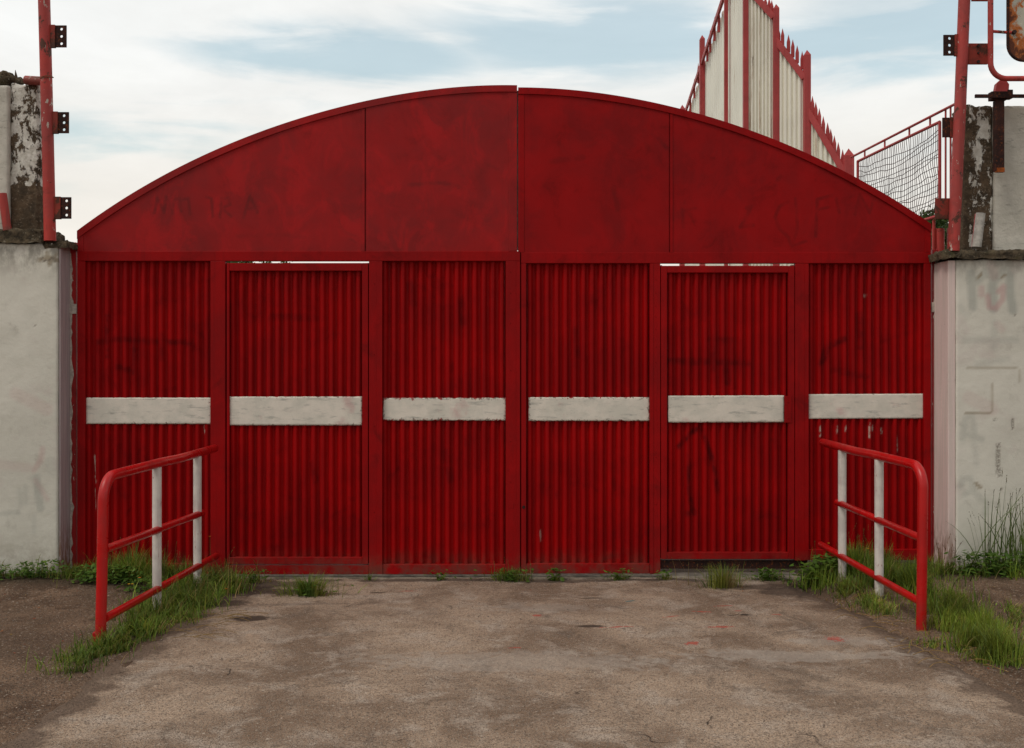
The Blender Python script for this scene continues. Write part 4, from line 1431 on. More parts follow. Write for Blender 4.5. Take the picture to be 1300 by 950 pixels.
DD = {945: 18.0, 982: 17.6, 1021: 17.2, 1074: 16.7}


def dr_(px):
    ks = sorted(DD)
    return float(np.interp(px, ks, [DD[k] for k in ks]))


for (xa, ya, xb, yb, n) in ((945, -14, 981, 26, 8), (983.5, 55, 1019.5, 103, 6), (1023, 143, 1071, 224, 8)):
    da, db = dr_(xa), dr_(xb)
    fsheet(xy(xa, da), xy(xb, db), 0, 0, Z(ya, da) + 0.07, Z(yb, db) + 0.07, n)
    A = Vector((*xy(xa, da), Z(ya, da) + 0.03)) + Vector((0, -0.08, 0)); B = Vector((*xy(xb, db), Z(yb, db) + 0.03)) + Vector((0, -0.08, 0))
    frail(A, B, 0.10)
fpost(945, 18.0, -70, 0.085)
fpost(983.5, 17.6, 7.5, 0.092)
fpost(1022.5, 17.2, 65.5, 0.105)
fpost(1075, 16.7, 190, 0.14)
for px, y_ in ((970.8, -4), (975.5, -2), (978.8, 1)): spike(px, y_, dr_(px), 0.30)
for px, y_ in ((987.5, 36), (992.5, 37), (1000, 45), (1005.4, 51), (1011, 58.5), (1017.3, 66)): spike(px, y_, dr_(px), 0.31)
for px, y_ in ((1030.3, 122.5), (1034.5, 130), (1039, 138), (1044, 148), (1049.5, 156), (1053.4, 164), (1058, 172.5), (1063, 181), (1068.5, 190)): spike(px, y_, dr_(px), 0.34)


def dl_(px): return 2.524 / ((px - 650) / 1285 - 0.0892)


LP = [(945, 18.0), (921, dl_(921)), (891, dl_(891)), (873, dl_(873)), (862, dl_(862))]
for (a, da), (b, db), n in zip(LP[:-1], LP[1:], (9, 11, 7, 5)):
    fsheet(xy(a, da), xy(b, db), 0, 0, 9.15, 9.15, n, dep=0.10, off=-0.16)
    frail(Vector((*xy(a, da), 9.12)) + Vector((-0.03, -0.04, 0)), Vector((*xy(b, db), 9.12)) + Vector((-0.03, -0.04, 0)), 0.12)
fpost(920.5, dl_(921) - 0.15, -40, 0.07)
fpost(890.5, dl_(891) - 0.15, 46, 0.12)
fpost(865.5, dl_(866), 134, 0.16)
for px, y_ in ((912, 10), (906.5, 22), (901, 38), (897.5, 50), (886, 80), (881, 100), (876, 118)): spike(px, y_, dl_(px), 0.55)


# ================================================================ RAILINGS
def railing(name, side, base, far, zs_near, zs_far, posts, label, tilt=0.0):
    """base: near foot; far: far end; rails run from near to far"""
    r = root(name, base, label, 'railing', 'red railings at the driveway sides')
    bx, by, bz = base; fx, fy_ = far

    def P(s, z):
        return Vector((bx + (fx - bx) * s, by + (fy_ - by) * s, z))
    RR = 0.0295
    zt0, zt1 = zs_near[0], zs_far[0]
    pts = arc_pts((bx + tilt, by, bz - 0.05), P(0, zt0), P(0.45, zt0 + (zt1 - zt0) * 0.45), 0.125, 10)
    pts[0] = Vector((bx + tilt, by, bz - 0.05))
    pts = pts[:1] + [Vector((bx + tilt * 0.5, by, 0.4))] + pts[1:]
    pts += [P(0.62, zt0 + (zt1 - zt0) * 0.62 - 0.006), P(1, zt1), P(1.004, zt1)]
    m = MB(); m.tube(pts, [RR] * (len(pts) - 1) + [RR * 0.8], 24)
    m.build('top_rail', RED_RAIL, r)
    # a sleeve and weld ring on the near leg
    inn = -side * 0.012
    for nm, k in (('middle_rail', 1), ('bottom_rail', 2)):
        z0, z1 = zs_near[k], zs_far[k]
        cuts = [0.0] + posts + [1.0 if k == 2 else posts[-1] + 0.03]
        for a, b in zip(cuts[:-1], cuts[1:]):
            if b - a < 0.02: continue
            m = MB()
            pa, pb = P(a, z0 + (z1 - z0) * a), P(b, z0 + (z1 - z0) * b)
            off = Vector((inn, 0, 0))
            if a == 0: pa += (pb - pa).normalized() * 0.01
            e = (pb - pa).normalized()
            m.tube([pa + (off * 0.3), pb + off + e * 0.012, pb + off + e * 0.016], [0.0235, 0.0235, 0.019], 20)
            m.build(nm, RED_RAIL, r)
    for i, s in enumerate(posts):
        q = P(s, 0); g = gz(q.x, q.y)
        m = MB()
        zt = zt0 + (zt1 - zt0) * s - RR * 0.8
        m.tube([(q.x, q.y, g - 0.05), (q.x, q.y, zt * 0.5), (q.x, q.y, zt)], 0.0285, 20)
        po = m.build('post', WHITE_POST, r)
        m = MB()
        m.tube([(q.x, q.y, g - 0.03), (q.x, q.y, g + 0.01), (q.x, q.y, g + 0.022)], [0.040, 0.037, 0.030], 14, wob=0.08)
        m.build('footing', SILL, po)
    return r


railing('railing', -1, (-2.295, -2.01, -0.003), (-2.225, -0.13), (0.952, 0.546, 0.158), (0.955, 0.512, 0.150), [0.41, 0.805],
        'red pipe railing with two white posts at the left edge of the driveway', -0.02)
railing('railing', 1, (2.455, -1.655, -0.02), (2.325, -0.13), (0.975, 0.545, 0.160), (1.0, 0.605, 0.235), [0.385, 0.77],
        'red pipe railing with two white posts at the right edge of the driveway', -0.012)
m = MB()
m.box(-2.352, -2.332, -2.03, -1.99, -0.03, 0.085, 0.004)
prep(m.build('steel_peg', RED_RAIL, base=(-2.342, -2.01, -0.03)), 'short flat red peg against the foot of the left railing', 'peg')


# ================================================================ PLANTS
def blades(pts, h, w, lean, cols, segs=4, curl=0.5, seed=0):
    """pts Nx3 roots; returns verts, faces, tints for N bent blades"""
    g = np.random.default_rng(seed)
    N = len(pts)
    az = g.uniform(0, 2 * np.pi, N)
    ln = np.abs(g.normal(lean, 0.45, N))
    tw = az + np.pi / 2 + g.normal(0, 0.5, N)
    V = np.zeros((N, segs * 2 + 1, 3))
    pos = pts.copy()
    for s in range(segs + 1):
        t = s / segs
        ang = ln * (0.25 + curl * 1.6 * t * t)
        ang = np.clip(ang, 0, 2.0)
        if s:
            step = h / segs
            pos = pos + np.stack([np.sin(ang) * np.cos(az) * step, np.sin(ang) * np.sin(az) * step, np.cos(ang) * step], 1)
        if s < segs:
            ww = (w * (1 - 0.75 * t ** 1.4))[:, None] * np.stack([np.cos(tw), np.sin(tw), np.zeros(N)], 1) * 0.5
            V[:, 2 * s] = pos - ww; V[:, 2 * s + 1] = pos + ww
        else:
            V[:, 2 * segs] = pos
    nv = segs * 2 + 1
    base = np.arange(N) * nv
    quads = np.concatenate([np.stack([base + 2 * s, base + 2 * s + 1, base + 2 * s + 3, base + 2 * s + 2], 1) for s in range(segs - 1)])
    tris = np.stack([base + 2 * segs - 2, base + 2 * segs - 1, base + 2 * segs], 1)
    C = np.repeat(cols[:, None, :], nv, 1)
    return V.reshape(-1, 3), quads, tris, C.reshape(-1, 3)


GREENS = np.array([(0.14, 0.20, 0.022), (0.095, 0.155, 0.018), (0.19, 0.235, 0.03), (0.065, 0.11, 0.015), (0.23, 0.24, 0.045), (0.30, 0.23, 0.09), (0.38, 0.29, 0.13)])


def tint(N, p, seed):
    g = np.random.default_rng(seed)
    idx = g.choice(len(GREENS), N, p=p)
    c = GREENS[idx] * g.uniform(0.85, 1.7, (N, 1))
    return c


def mesh_np(name, parts, mat, base=(0, 0, 0), parent=None):
    """parts: list of (V, quads, tris, C)"""
    vs, fs, cs = [], [], []
    o = 0
    for V, Q, T, C in parts:
        vs.append(V); cs.append(C)
        if len(Q): fs += (Q + o).tolist()
        if len(T): fs += (T + o).tolist()
        o += len(V)
    V = np.concatenate(vs) - np.array(base); C = np.concatenate(cs)
    me = bpy.data.meshes.new(name)
    me.from_pydata(V.tolist(), [], fs)
    me.polygons.foreach_set('use_smooth', [True] * len(me.polygons))
    a = me.color_attributes.new('tint', 'FLOAT_COLOR', 'POINT')
    a.data.foreach_set('color', np.concatenate([C, np.ones((len(C), 1))], 1).astype(np.float32).ravel())
    me.materials.append(mat)
    ob = bpy.data.objects.new(name, me); COL.objects.link(ob)
    if parent is not None:
        ob.parent = parent; ob.location = Vector(base) - wpos(parent)
    else:
        ob.location = base
    return ob


def capsule_pts(a, b, r, n, seed, edge=0.9):
    g = np.random.default_rng(seed)
    out = []
    a = np.array(a); b = np.array(b)
    while len(out) < n:
        t = g.uniform(0, 1)
        ang = g.uniform(0, 2 * np.pi); rad = r * abs(g.normal(0, 0.6))
        if rad > r * 2.1: continue
        p = a + (b - a) * t + rad * np.array([math.cos(ang), math.sin(ang)])
        k = noise.noise(Vector((p[0] * 4.5, p[1] * 4.5, seed * 0.7)))
        if k < 0.0 and g.uniform() < edge: continue
        if abs(p[0]) < 3.38 and p[1] > -0.06: continue
        if p[0] < -3.3 and p[1] > WL_Y - 0.02: continue
        if p[0] > 3.2 and p[1] > WR_Y - 0.02: continue
        out.append((p[0], p[1], gz(p[0], p[1]) + 0.0))
    return np.array(out)


PG = [0.24, 0.24, 0.18, 0.16, 0.10, 0.05, 0.03]
PO = [0.15, 0.15, 0.15, 0.15, 0.18, 0.13, 0.09]


def grass(name, caps, label, seed):
    parts = []
    for i, (a, b, r, n, h0, h1, lean, prob) in enumerate(caps):
        n = int(n * 0.82)
        P_ = capsule_pts(a, b, r, n, seed + i)
        g = np.random.default_rng(seed + 50 + i)
        N = len(P_)
        clump = np.array([0.85 + 0.9 * noise.noise(Vector((p[0] * 7, p[1] * 7, seed))) for p in P_])
        h = 0.85 * (h0 + (h1 * 1.15 - h0) * g.uniform(0, 1, N) ** 1.7) * np.clip(clump, 0.35, 1.5)
        w = g.uniform(0.003, 0.0075, N)
        cl = np.array([1.15 + 0.7 * noise.noise(Vector((p[0] * 3, p[1] * 3, 7))) for p in P_])[:, None]
        parts.append(blades(P_, h, w, lean, tint(N, prob, seed + i) * cl, seed=seed + i))
    o = mesh_np(name, parts, GRASS)
    return prep(o, label, 'grass', kind='stuff')


grass('grass', [
    ((-2.27, -2.42), (-2.20, -1.35), 0.15, 4600, 0.04, 0.15, 1.0, PG),
    ((-2.12, -1.75), (-2.02, -1.0), 0.12, 1100, 0.04, 0.12, 1.3, PO),
    ((-2.20, -1.35), (-2.12, -0.25), 0.21, 5200, 0.06, 0.20, 0.95, PG),
    ((-2.22, -1.5), (-2.05, -0.3), 0.22, 320, 0.18, 0.33, 0.9, PO),
    ((-3.0, -0.28), (-2.1, -0.22), 0.22, 5200, 0.06, 0.22, 0.8, PG),
    ((-5.0, -0.33), (-3.0, -0.33), 0.10, 5000, 0.05, 0.17, 0.9, PG),
], 'green grass along the left railing and the foot of the left wall', 100)
grass('grass', [
    ((2.60, -2.30), (2.78, -1.25), 0.17, 7500, 0.10, 0.19, 0.6, [0.24, 0.06, 0.42, 0.02, 0.22, 0.03, 0.01]),
    ((2.75, -1.3), (2.62, -0.55), 0.22, 5200, 0.08, 0.20, 0.7, PG),
    ((2.25, -0.35), (5.2, -0.55), 0.20, 12500, 0.05, 0.19, 0.9, PG),
    ((2.36, -1.35), (2.30, -0.65), 0.12, 1900, 0.05, 0.14, 1.0, PO),
    ((2.15, -0.35), (2.7, -0.30), 0.16, 4200, 0.09, 0.22, 0.6, PG),
    ((2.36, -1.95), (2.62, -2.35), 0.09, 900, 0.03, 0.09, 1.2, PO),
    ((2.95, -2.0), (3.2, -1.2), 0.16, 700, 0.03, 0.08, 1.1, PO),
], 'green grass along the right railing and the foot of the right wall', 200)


def clump(px, py, rad, n, h0, h1, label, seed, prob=PG, lean=0.75, leafy=0, cat='grass clump'):
    d = (EYE + 0.03) * F / (py - 460)
    d = min(d, 7.6)
    x, y = X(px, d), CY + d
    g = np.random.default_rng(seed)
    a = g.uniform(0, 2 * np.pi, n); r = rad * np.abs(g.normal(0, 0.45, n))
    P_ = np.stack([x + r * np.cos(a), np.minimum(y + 0.5 * r * np.sin(a), -0.045), np.full(n, -0.03)], 1)
    P_[:, 2] = [gz(p[0], p[1]) for p in P_]
    bl = blades(P_, g.uniform(h0, h1, n), g.uniform(0.0025, 0.0055, n), lean, tint(n, prob, seed), seed=seed)
    parts = [bl]
    if leafy: parts.append(leaves(P_, leafy, 0.05, seed + 9, 0.012, 0.026))
    o = mesh_np('grass_clump', parts, GRASS, (x, y, gz(x, y)))
    return prep(o, label, cat, 'weeds sprouting along the gate foot')


def leaves(P_, n, spread, seed, s0=0.015, s1=0.035, hmax=0.09, dark=1.0):
    """broad leaves: 6-point folded leaf shapes"""
    g = np.random.default_rng(seed)
    Vs, T, C = [], [], []
    o = 0
    for i in range(n):
        p = P_[g.integers(len(P_))]
        c = np.array([p[0] + g.normal(0, spread * 0.6), min(p[1] + g.normal(0, spread * 0.4), -0.07 if abs(p[0]) < 3.2 else p[1]), p[2] + g.uniform(0.01, hmax)])
        L = g.uniform(s0, s1); az = g.uniform(0, 2 * np.pi); el = g.uniform(-0.3, 0.7)
        f = np.array([math.cos(az) * math.cos(el), math.sin(az) * math.cos(el), math.sin(el)])
        sd = np.array([-math.sin(az), math.cos(az), 0]); up = np.cross(f, sd)
        Wd = L * g.uniform(0.55, 0.85)
        pts = [c - f * L, c - f * 0.35 * L + sd * Wd * 0.8 - up * 0.15 * L, c + f * 0.4 * L + sd * Wd * 0.6 - up * 0.12 * L, c + f * L - up * 0.1 * L,
               c + f * 0.4 * L - sd * Wd * 0.6 - up * 0.12 * L, c - f * 0.35 * L - sd * Wd * 0.8 - up * 0.15 * L, c + up * 0.12 * L]
        Vs += pts
        for k in range(6): T.append((o + k, o + (k + 1) % 6, o + 6))
        col = np.array([(0.10, 0.19, 0.025), (0.07, 0.145, 0.02), (0.14, 0.23, 0.035)][g.integers(3)]) * g.uniform(0.75, 1.25) * dark
        C += [col] * 7
        o += 7
    return np.array(Vs), np.zeros((0, 4), int), np.array(T), np.array(C)


clump(392, 757, 0.24, 630, 0.07, 0.19, 'widest grass tuft on the concrete near the left door of the gate', 301, leafy=60, lean=0.9)
clump(648, 734, 0.21, 390, 0.03, 0.12, 'long low tuft of green weeds at the foot of the gate centre', 302, leafy=90)
clump(918, 745, 0.20, 495, 0.07, 0.21, 'spiky grass tuft on the concrete before the right door', 303, prob=PO)
clump(705, 734, 0.07, 90, 0.02, 0.07, 'small leafy sprig just right of the centre weeds', 304, leafy=40)
clump(786, 733, 0.11, 120, 0.02, 0.07, 'low leafy weed under the fourth white plate', 305, leafy=45)
clump(845, 732, 0.12, 135, 0.02, 0.07, 'thin creeping weed at the left foot of the right door', 306, prob=PO, leafy=20)
clump(560, 735, 0.06, 60, 0.02, 0.07, 'tiny sprig at the gate foot under the third white plate', 307, leafy=18)
clump(975, 730, 0.18, 165, 0.03, 0.10, 'leafy weed at the right foot of the right door', 308, leafy=110)
clump(322, 738, 0.15, 165, 0.02, 0.09, 'sparse weeds at the gate foot beside the left grass strip', 309, leafy=40)
clump(470, 734, 0.04, 27, 0.02, 0.09, 'tiny grass tuft below the stile right of the left door', 310)

# broadleaf plants
def leafy_plant(x0, x1, y, n, label, seed, hmax=0.12, s=(0.012, 0.030), spread=0.09):
    g = np.random.default_rng(seed)
    P_ = np.array([(g.uniform(x0, x1), y + g.normal(0, 0.05), 0) for _ in range(30)])
    P_[:, 2] = [gz(p[0], p[1]) for p in P_]
    stems = blades(P_[:, :], np.full(30, hmax * 0.9), np.full(30, 0.004), 0.5, np.tile(np.array([[0.06, 0.10, 0.02]]), (30, 1)), seed=seed)
    o = mesh_np('leafy_weed', [leaves(P_, n, spread, seed, s[0], s[1], hmax), stems], LEAF, ((x0 + x1) / 2, y, gz((x0 + x1) / 2, y)))
    return prep(o, label, 'weed', 'broad-leaved weeds')


leafy_plant(-3.05, -2.72, -0.50, 300, 'broad-leaved weeds in the grass at the foot of the left jamb', 401)
leafy_plant(-2.7, -2.4, -0.62, 170, 'broad-leaved weeds behind the near leg of the left railing', 402, 0.09)
leafy_plant(2.12, 2.38, -0.30, 190, 'broad-leaved weeds at the gate end of the right railing', 403, 0.17, (0.02, 0.042))
leafy_plant(3.25, 3.75, -0.48, 420, 'broad-leaved weeds at the foot of the right wall', 404, 0.17)
leafy_plant(-3.9, -3.3, -0.38, 260, 'dark broad-leaved weeds at the foot of the left wall', 405, 0.12)


# tall stalks with seed heads, brown dock stalks
def stalks(name, spots, label, seed, cat='weed', hr=(0.25, 0.4), colr=(0.13, 0.14, 0.045), heads=True, headc=(0.30, 0.19, 0.07), group=None, arch=0.35, bw=0.0045):
    g = np.random.default_rng(seed)
    P_ = np.array([(x, y, gz(x, y)) for x, y in spots])
    N = len(P_)
    h = g.uniform(hr[0], hr[1], N)
    V, Q, T, C = blades(P_, h, np.full(N, bw), arch, np.tile(np.array([colr]), (N, 1)) * g.uniform(0.7, 1.2, (N, 1)), segs=7, curl=0.35, seed=seed)
    parts = [(V, Q, T, C)]
    if heads:
        tips = V.reshape(N, -1, 3)[:, -1]
        HV, HT, HC = [], [], []; o = 0
        for k in range(N):
            t = tips[k]
            q = V.reshape(N, -1, 3)[k, -3]
            ax = (t - q); ax /= np.linalg.norm(ax) + 1e-9
            for s in range(14):
                c = t - ax * g.uniform(0, 0.05)
                dd = g.normal(0, 1, 3); dd /= np.linalg.norm(dd); dd = dd * 0.6 + ax; dd *= g.uniform(0.005, 0.011)
                e = np.cross(dd, [0.3, 0.2, 1]); e = e / (np.linalg.norm(e) + 1e-9) * 0.0022
                HV += [c - e, c + e, c + dd]; HT.append((o, o + 1, o + 2)); HC += [np.array(headc) * g.uniform(0.6, 1.3)] * 3; o += 3
        parts.append((np.array(HV), np.zeros((0, 4), int), np.array(HT), np.array(HC)))
    ob = mesh_np(name, parts, GRASS, tuple(P_.mean(0)))
    return prep(ob, label, cat, group)


g0 = np.random.default_rng(55)
stalks('tall_grass', [(3.60 + g0.normal(0, 0.13), -0.43 + g0.normal(0, 0.05)) for _ in range(75)], 'tall green grass stalks leaning on the right wall', 501, hr=(0.25, 0.74), colr=(0.12, 0.18, 0.035), headc=(0.16, 0.13, 0.06), cat='tall grass', arch=0.55, bw=0.010)
stalks('dock_stalk', [(3.14 + g0.normal(0, 0.035), -0.36 + g0.normal(0, 0.03)) for _ in range(12)], 'brown dried stalks at the foot of the right jamb', 502, hr=(0.14, 0.30), colr=(0.22, 0.12, 0.05), headc=(0.24, 0.10, 0.04), cat='dry weed', arch=0.15)
stalks('wild_stalks', [(-2.95 + 0.95 * g0.uniform(), -0.60 + g0.uniform() * 0.4) for _ in range(30)], 'thin seeding stalks before the red sheet at the left railing', 503, hr=(0.16, 0.34), cat='weed')
stalks('wild_stalks', [(2.25 + 0.55 * g0.uniform(), -0.45 + g0.uniform() * 0.3) for _ in range(26)], 'thin seeding stalks before the red sheet at the right railing', 504, hr=(0.14, 0.36), cat='weed')
stalks('wild_stalks', [(3.35 + g0.uniform() * 0.3, -0.42) for _ in range(9)], 'few thin dark stalks before the right wall scrawl', 505, hr=(0.15, 0.28), colr=(0.05, 0.05, 0.03), headc=(0.08, 0.05, 0.03), cat='weed')
stalks('wild_stalks', [(x, -0.10) for x in (-0.13, -0.02, 0.07, 0.15, -0.05)], 'five short stalks over the weeds at the gate centre', 506, hr=(0.12, 0.22), cat='weed', arch=0.2)
stalks('wild_stalks', [(1.35 + 0.10 * g0.normal(), -0.30) for _ in range(6)], 'thin pale stalks rising from the spiky tuft at the right door', 507, hr=(0.16, 0.27), colr=(0.28, 0.20, 0.08), cat='weed', arch=0.25)

# dry runners creeping onto the concrete
rngs = random.Random(8)
m = MB()
for k in range(46):
    x = rngs.uniform(2.12, 2.5); y = rngs.uniform(-2.3, -0.9)
    if k % 3 == 0: x, y = rngs.uniform(2.3, 2.75), rngs.uniform(-2.5, -1.9)
    an = rngs.uniform(0, 6.28); L = rngs.uniform(0.05, 0.2)
    pts = []
    for s in range(6):
        t = s / 5
        xx, yy = x + math.cos(an + 0.9 * t) * L * t, y + math.sin(an + 0.9 * t) * L * t * 0.6
        pts.append((xx, yy, max(gz(xx, yy), 0) + 0.012 + 0.02 * math.sin(3.1 * t)))
    m.tube(pts, 0.0018, 4, False)
prep(m.build('dry_runners', simple('straw', (0.36, 0.22, 0.08), 0.8, 0.5, 40)), 'straw coloured dry runners creeping onto the concrete by the right railing', 'dry grass', kind='stuff')
m = MB()
for k in range(26):
    x = rngs.uniform(-2.1, -1.75); y = rngs.uniform(-1.9, -1.3); an = rngs.uniform(-0.5, 0.5); L = rngs.uniform(0.08, 0.25)
    pts = [(x + math.cos(an) * L * t, y + math.sin(an) * L * t, gz(x, y) + 0.012 + 0.015 * math.sin(3.1 * t)) for t in (0, 0.25, 0.5, 0.75, 1)]
    m.tube(pts, 0.0014, 4, False)
prep(m.build('dry_straws', simple('straw_left', (0.34, 0.22, 0.09), 0.8, 0.5, 40)), 'straw coloured dry stems on the concrete by the left grass', 'dry grass', kind='stuff')

# pebbles and leaf litter
m = MB()
for k in range(1500):
    if k < 800:
        side = rngs.random() < 0.5
        x = rngs.uniform(-3.6, -2.1) if side else rngs.uniform(2.4, 3.6)
        y = rngs.uniform(-2.9, -0.5)
    else:
        x = rngs.uniform(-2.1, 2.2); y = -0.06 - abs(rngs.gauss(0, 0.9))
    s = rngs.uniform(0.002, 0.006) * (1.6 if rngs.random() < 0.06 else 1)
    z = gz(x, y) + (0.008 if -2.1 < x < 2.1 else 0.003)
    vs = [(x + s * rngs.uniform(0.6, 1.3), y, z), (x, y + s * rngs.uniform(0.6, 1.3), z), (x - s * rngs.uniform(0.6, 1.3), y, z), (x, y - s * rngs.uniform(0.6, 1.3), z), (x + s * 0.2, y, z + s * rngs.uniform(0.5, 0.9))]
    m.add(vs, [(0, 1, 4), (1, 2, 4), (2, 3, 4), (3, 0, 4)])
prep(m.build('pebbles', STONE), 'small grit and pebbles scattered over the ground', 'gravel', kind='stuff')
parts = []
g1 = np.random.default_rng(77)
Vs, T, C = [], [], []
o_ = 0
for k in range(210):
    u = g1.uniform()
    if u < 0.45: x, y = g1.uniform(-3.5, -2.15), g1.uniform(-2.7, -0.6)
    elif u < 0.75: x, y = g1.uniform(2.4, 3.5), g1.uniform(-2.7, -0.6)
    else: x, y = g1.uniform(-2.0, 2.1), -0.08 - abs(g1.normal(0, 0.35))
    z = gz(x, y) + 0.014; L = g1.uniform(0.006, 0.014); az = g1.uniform(0, 6.28)
    f = np.array([math.cos(az), math.sin(az), g1.uniform(-0.2, 0.4)]); s_ = np.array([-math.sin(az), math.cos(az), g1.uniform(-0.2, 0.2)])
    c = np.array([x, y, z])
    Vs += [c - f * L, c + s_ * L * 0.5, c + f * L, c - s_ * L * 0.5]
    T += [(o_, o_ + 1, o_ + 2), (o_, o_ + 2, o_ + 3)]; o_ += 4
    col = np.array([(0.38, 0.12, 0.03), (0.30, 0.05, 0.02), (0.28, 0.18, 0.05), (0.16, 0.08, 0.03)][g1.integers(4)])
    C += [col] * 4
prep(mesh_np('leaf_litter', [(np.array(Vs), np.zeros((0, 4), int), np.array(T), np.array(C))], LEAF), 'tiny orange and brown dead leaves on the ground', 'dead leaves', kind='stuff')

# small yellow flowers by the railings
def flower(x, y, h, col, label):
    z0 = gz(x, y)
    r = root('small_flower', (x, y, z0), label, 'flower', 'small flowers in the grass')
    m = MB(); m.tube([(x, y, z0), (x + 0.004, y, z0 + h * 0.5), (x, y, z0 + h)], 0.0012, 5, False)
    m.build('stem', STEMM, r)
    m = MB()
    for k in range(7):
        a = k * 2 * math.pi / 7
        dx, dy = math.cos(a), math.sin(a)
        m.add([(x, y, z0 + h), (x + dx * 0.006 - dy * 0.003, y + dy * 0.006 + dx * 0.003, z0 + h + 0.004), (x + dx * 0.011, y + dy * 0.011, z0 + h + 0.003), (x + dx * 0.006 + dy * 0.003, y + dy * 0.006 - dx * 0.003, z0 + h + 0.004)], [(0, 1, 2, 3)])
    m.build('petals', col, r)


STEMM = simple('flower_stem', (0.06, 0.10, 0.03), 0.7)
YEL = simple('yellow_petal', (0.75, 0.42, 0.02), 0.6, 0.2)
ORA = simple('orange_petal', (0.70, 0.20, 0.02), 0.6, 0.2)
for i, (px, py, h, c, lab) in enumerate((
        (163.5, 742, 0.11, YEL, 'small yellow flower just right of the near leg of the left railing'),
        (168, 742, 0.11, YEL, 'second small yellow flower beside the one by the left railing near leg'),
        (200, 715, 0.26, ORA, 'orange flower in front of the nearer white post of the left railing'),
        (211, 749, 0.13, YEL, 'small yellow flower under the bottom rail of the left railing'),
        (177, 734, 0.22, ORA, 'orange flower behind the middle of the left railing'),
        (268, 672, 0.33, ORA, 'tall orange flower at the gate end of the left railing'),
        (287, 748, 0.06, ORA, 'low orange flower at the driveway edge of the left grass'),
        (1052, 690, 0.2, YEL, 'small yellow flower at the gate end of the right railing'),
        (1102, 697, 0.2, YEL, 'small yellow flower between the white posts of the right railing'))):
    # the head stands h above the ground: solve its distance
    best = None
    for q in range(300):
        d = 5.3 + q * 0.0078
        x, y = X(px, d), CY + d
        e = abs(Z(py, d) - (gz(x, y) + h))
        if best is None or e < best[0]: best = (e, x, min(y, -0.1))
    flower(best[1], best[2], h, c, lab)


# ================================================================ TREES BEHIND
def tree(px, d, h, rad, label, seed, n=5200):
    g = np.random.default_rng(seed)
    x, y = X(px, d), CY + d
    r = root('broadleaf_tree', (x, y, -0.05), label, 'tree', 'trees behind the gate')
    m = MB()
    m.tube([(x, y, -0.1), (x + 0.05, y, h * 0.3), (x - 0.05, y, h * 0.6), (x, y, h * 0.85)], [0.2, 0.15, 0.09, 0.03], 10)
    tips = []
    for k in range(11):
        a = k * 2.4; z0 = h * (0.28 + 0.05 * k)
        L = rad * (0.75 - 0.03 * k)
        e = Vector((x + math.cos(a) * L, y + math.sin(a) * L, z0 + L * 0.6))
        m.tube([(x, y, z0), Vector((x, y, z0)).lerp(e, 0.5) + Vector((0, 0, 0.1)), e], [0.06, 0.04, 0.015], 6)
        tips.append(e)
    m.build('trunk', BARK, r)
    cl = [np.array(t) for t in tips]
    for k in range(34):
        a = g.uniform(0, 6.28); ph = g.uniform(-0.5, 1.2); rr_ = rad * g.uniform(0.35, 0.95)
        cl.append(np.array([x + rr_ * math.cos(a) * math.cos(ph), y + rr_ * math.sin(a) * math.cos(ph), h * 0.6 + h * 0.38 * math.sin(ph)]))
    V, T, C = [], [], []
    o = 0
    for k in range(n):
        c = cl[g.integers(len(cl))]
        p = c + g.normal(0, rad * 0.14, 3)
        s = g.uniform(0.06, 0.12)
        u = g.normal(0, 1, 3); u /= np.linalg.norm(u); v = np.cross(u, g.normal(0, 1, 3)); v /= np.linalg.norm(v)
        V += [p - u * s, p + v * s * 0.5, p + u * s, p - v * s * 0.5]
        T += [(o, o + 1, o + 2), (o, o + 2, o + 3)]; o += 4
        C += [np.array([0.07, 0.11, 0.03]) * g.uniform(0.6, 1.5)] * 4
    mesh_np('crown', [(np.array(V), np.zeros((0, 4), int), np.array(T), np.array(C))], LEAF, (0, 0, 0), r)


tree(1152, 46, 8.3, 1.5, 'green tree seen through the netting above the right end of the gate', 601)
tree(1187, 42, 8.2, 1.1, 'green tree in the gap between the netting and the right pole', 602)
tree(1215, 44, 8.0, 1.6, 'green tree behind the foot of the right pole', 603)
tree(296, 40, 6.1, 1.5, 'green tree behind the left door, glimpsed through the gap above it', 604)
tree(350, 41, 5.75, 1.3, 'second green tree behind the left door, right of the other', 605)


# ================================================================ CAMERA, SKY, SUN
cam = bpy.data.cameras.new('camera')
co = bpy.data.objects.new('camera', cam); COL.objects.link(co)
co.location = (0, CY, EYE); co.rotation_euler = (math.pi / 2, 0, 0)
cam.sensor_width = 36; cam.lens = F / 1300 * 36
cam.shift_y = -15.0 / 1300
cam.clip_start = 0.05; cam.clip_end = 2000
sc.camera = co

SUN_EL, SUN_AZ = 56.0, 232.0        # compass from +Y, clockwise: the light comes from behind the viewer, a little to the left
w = bpy.data.worlds.new('World'); sc.world = w
w.use_nodes = True
nt = w.node_tree; nt.nodes.clear()


class WT(NT):
    def __init__(s, tree):
        s.t = tree


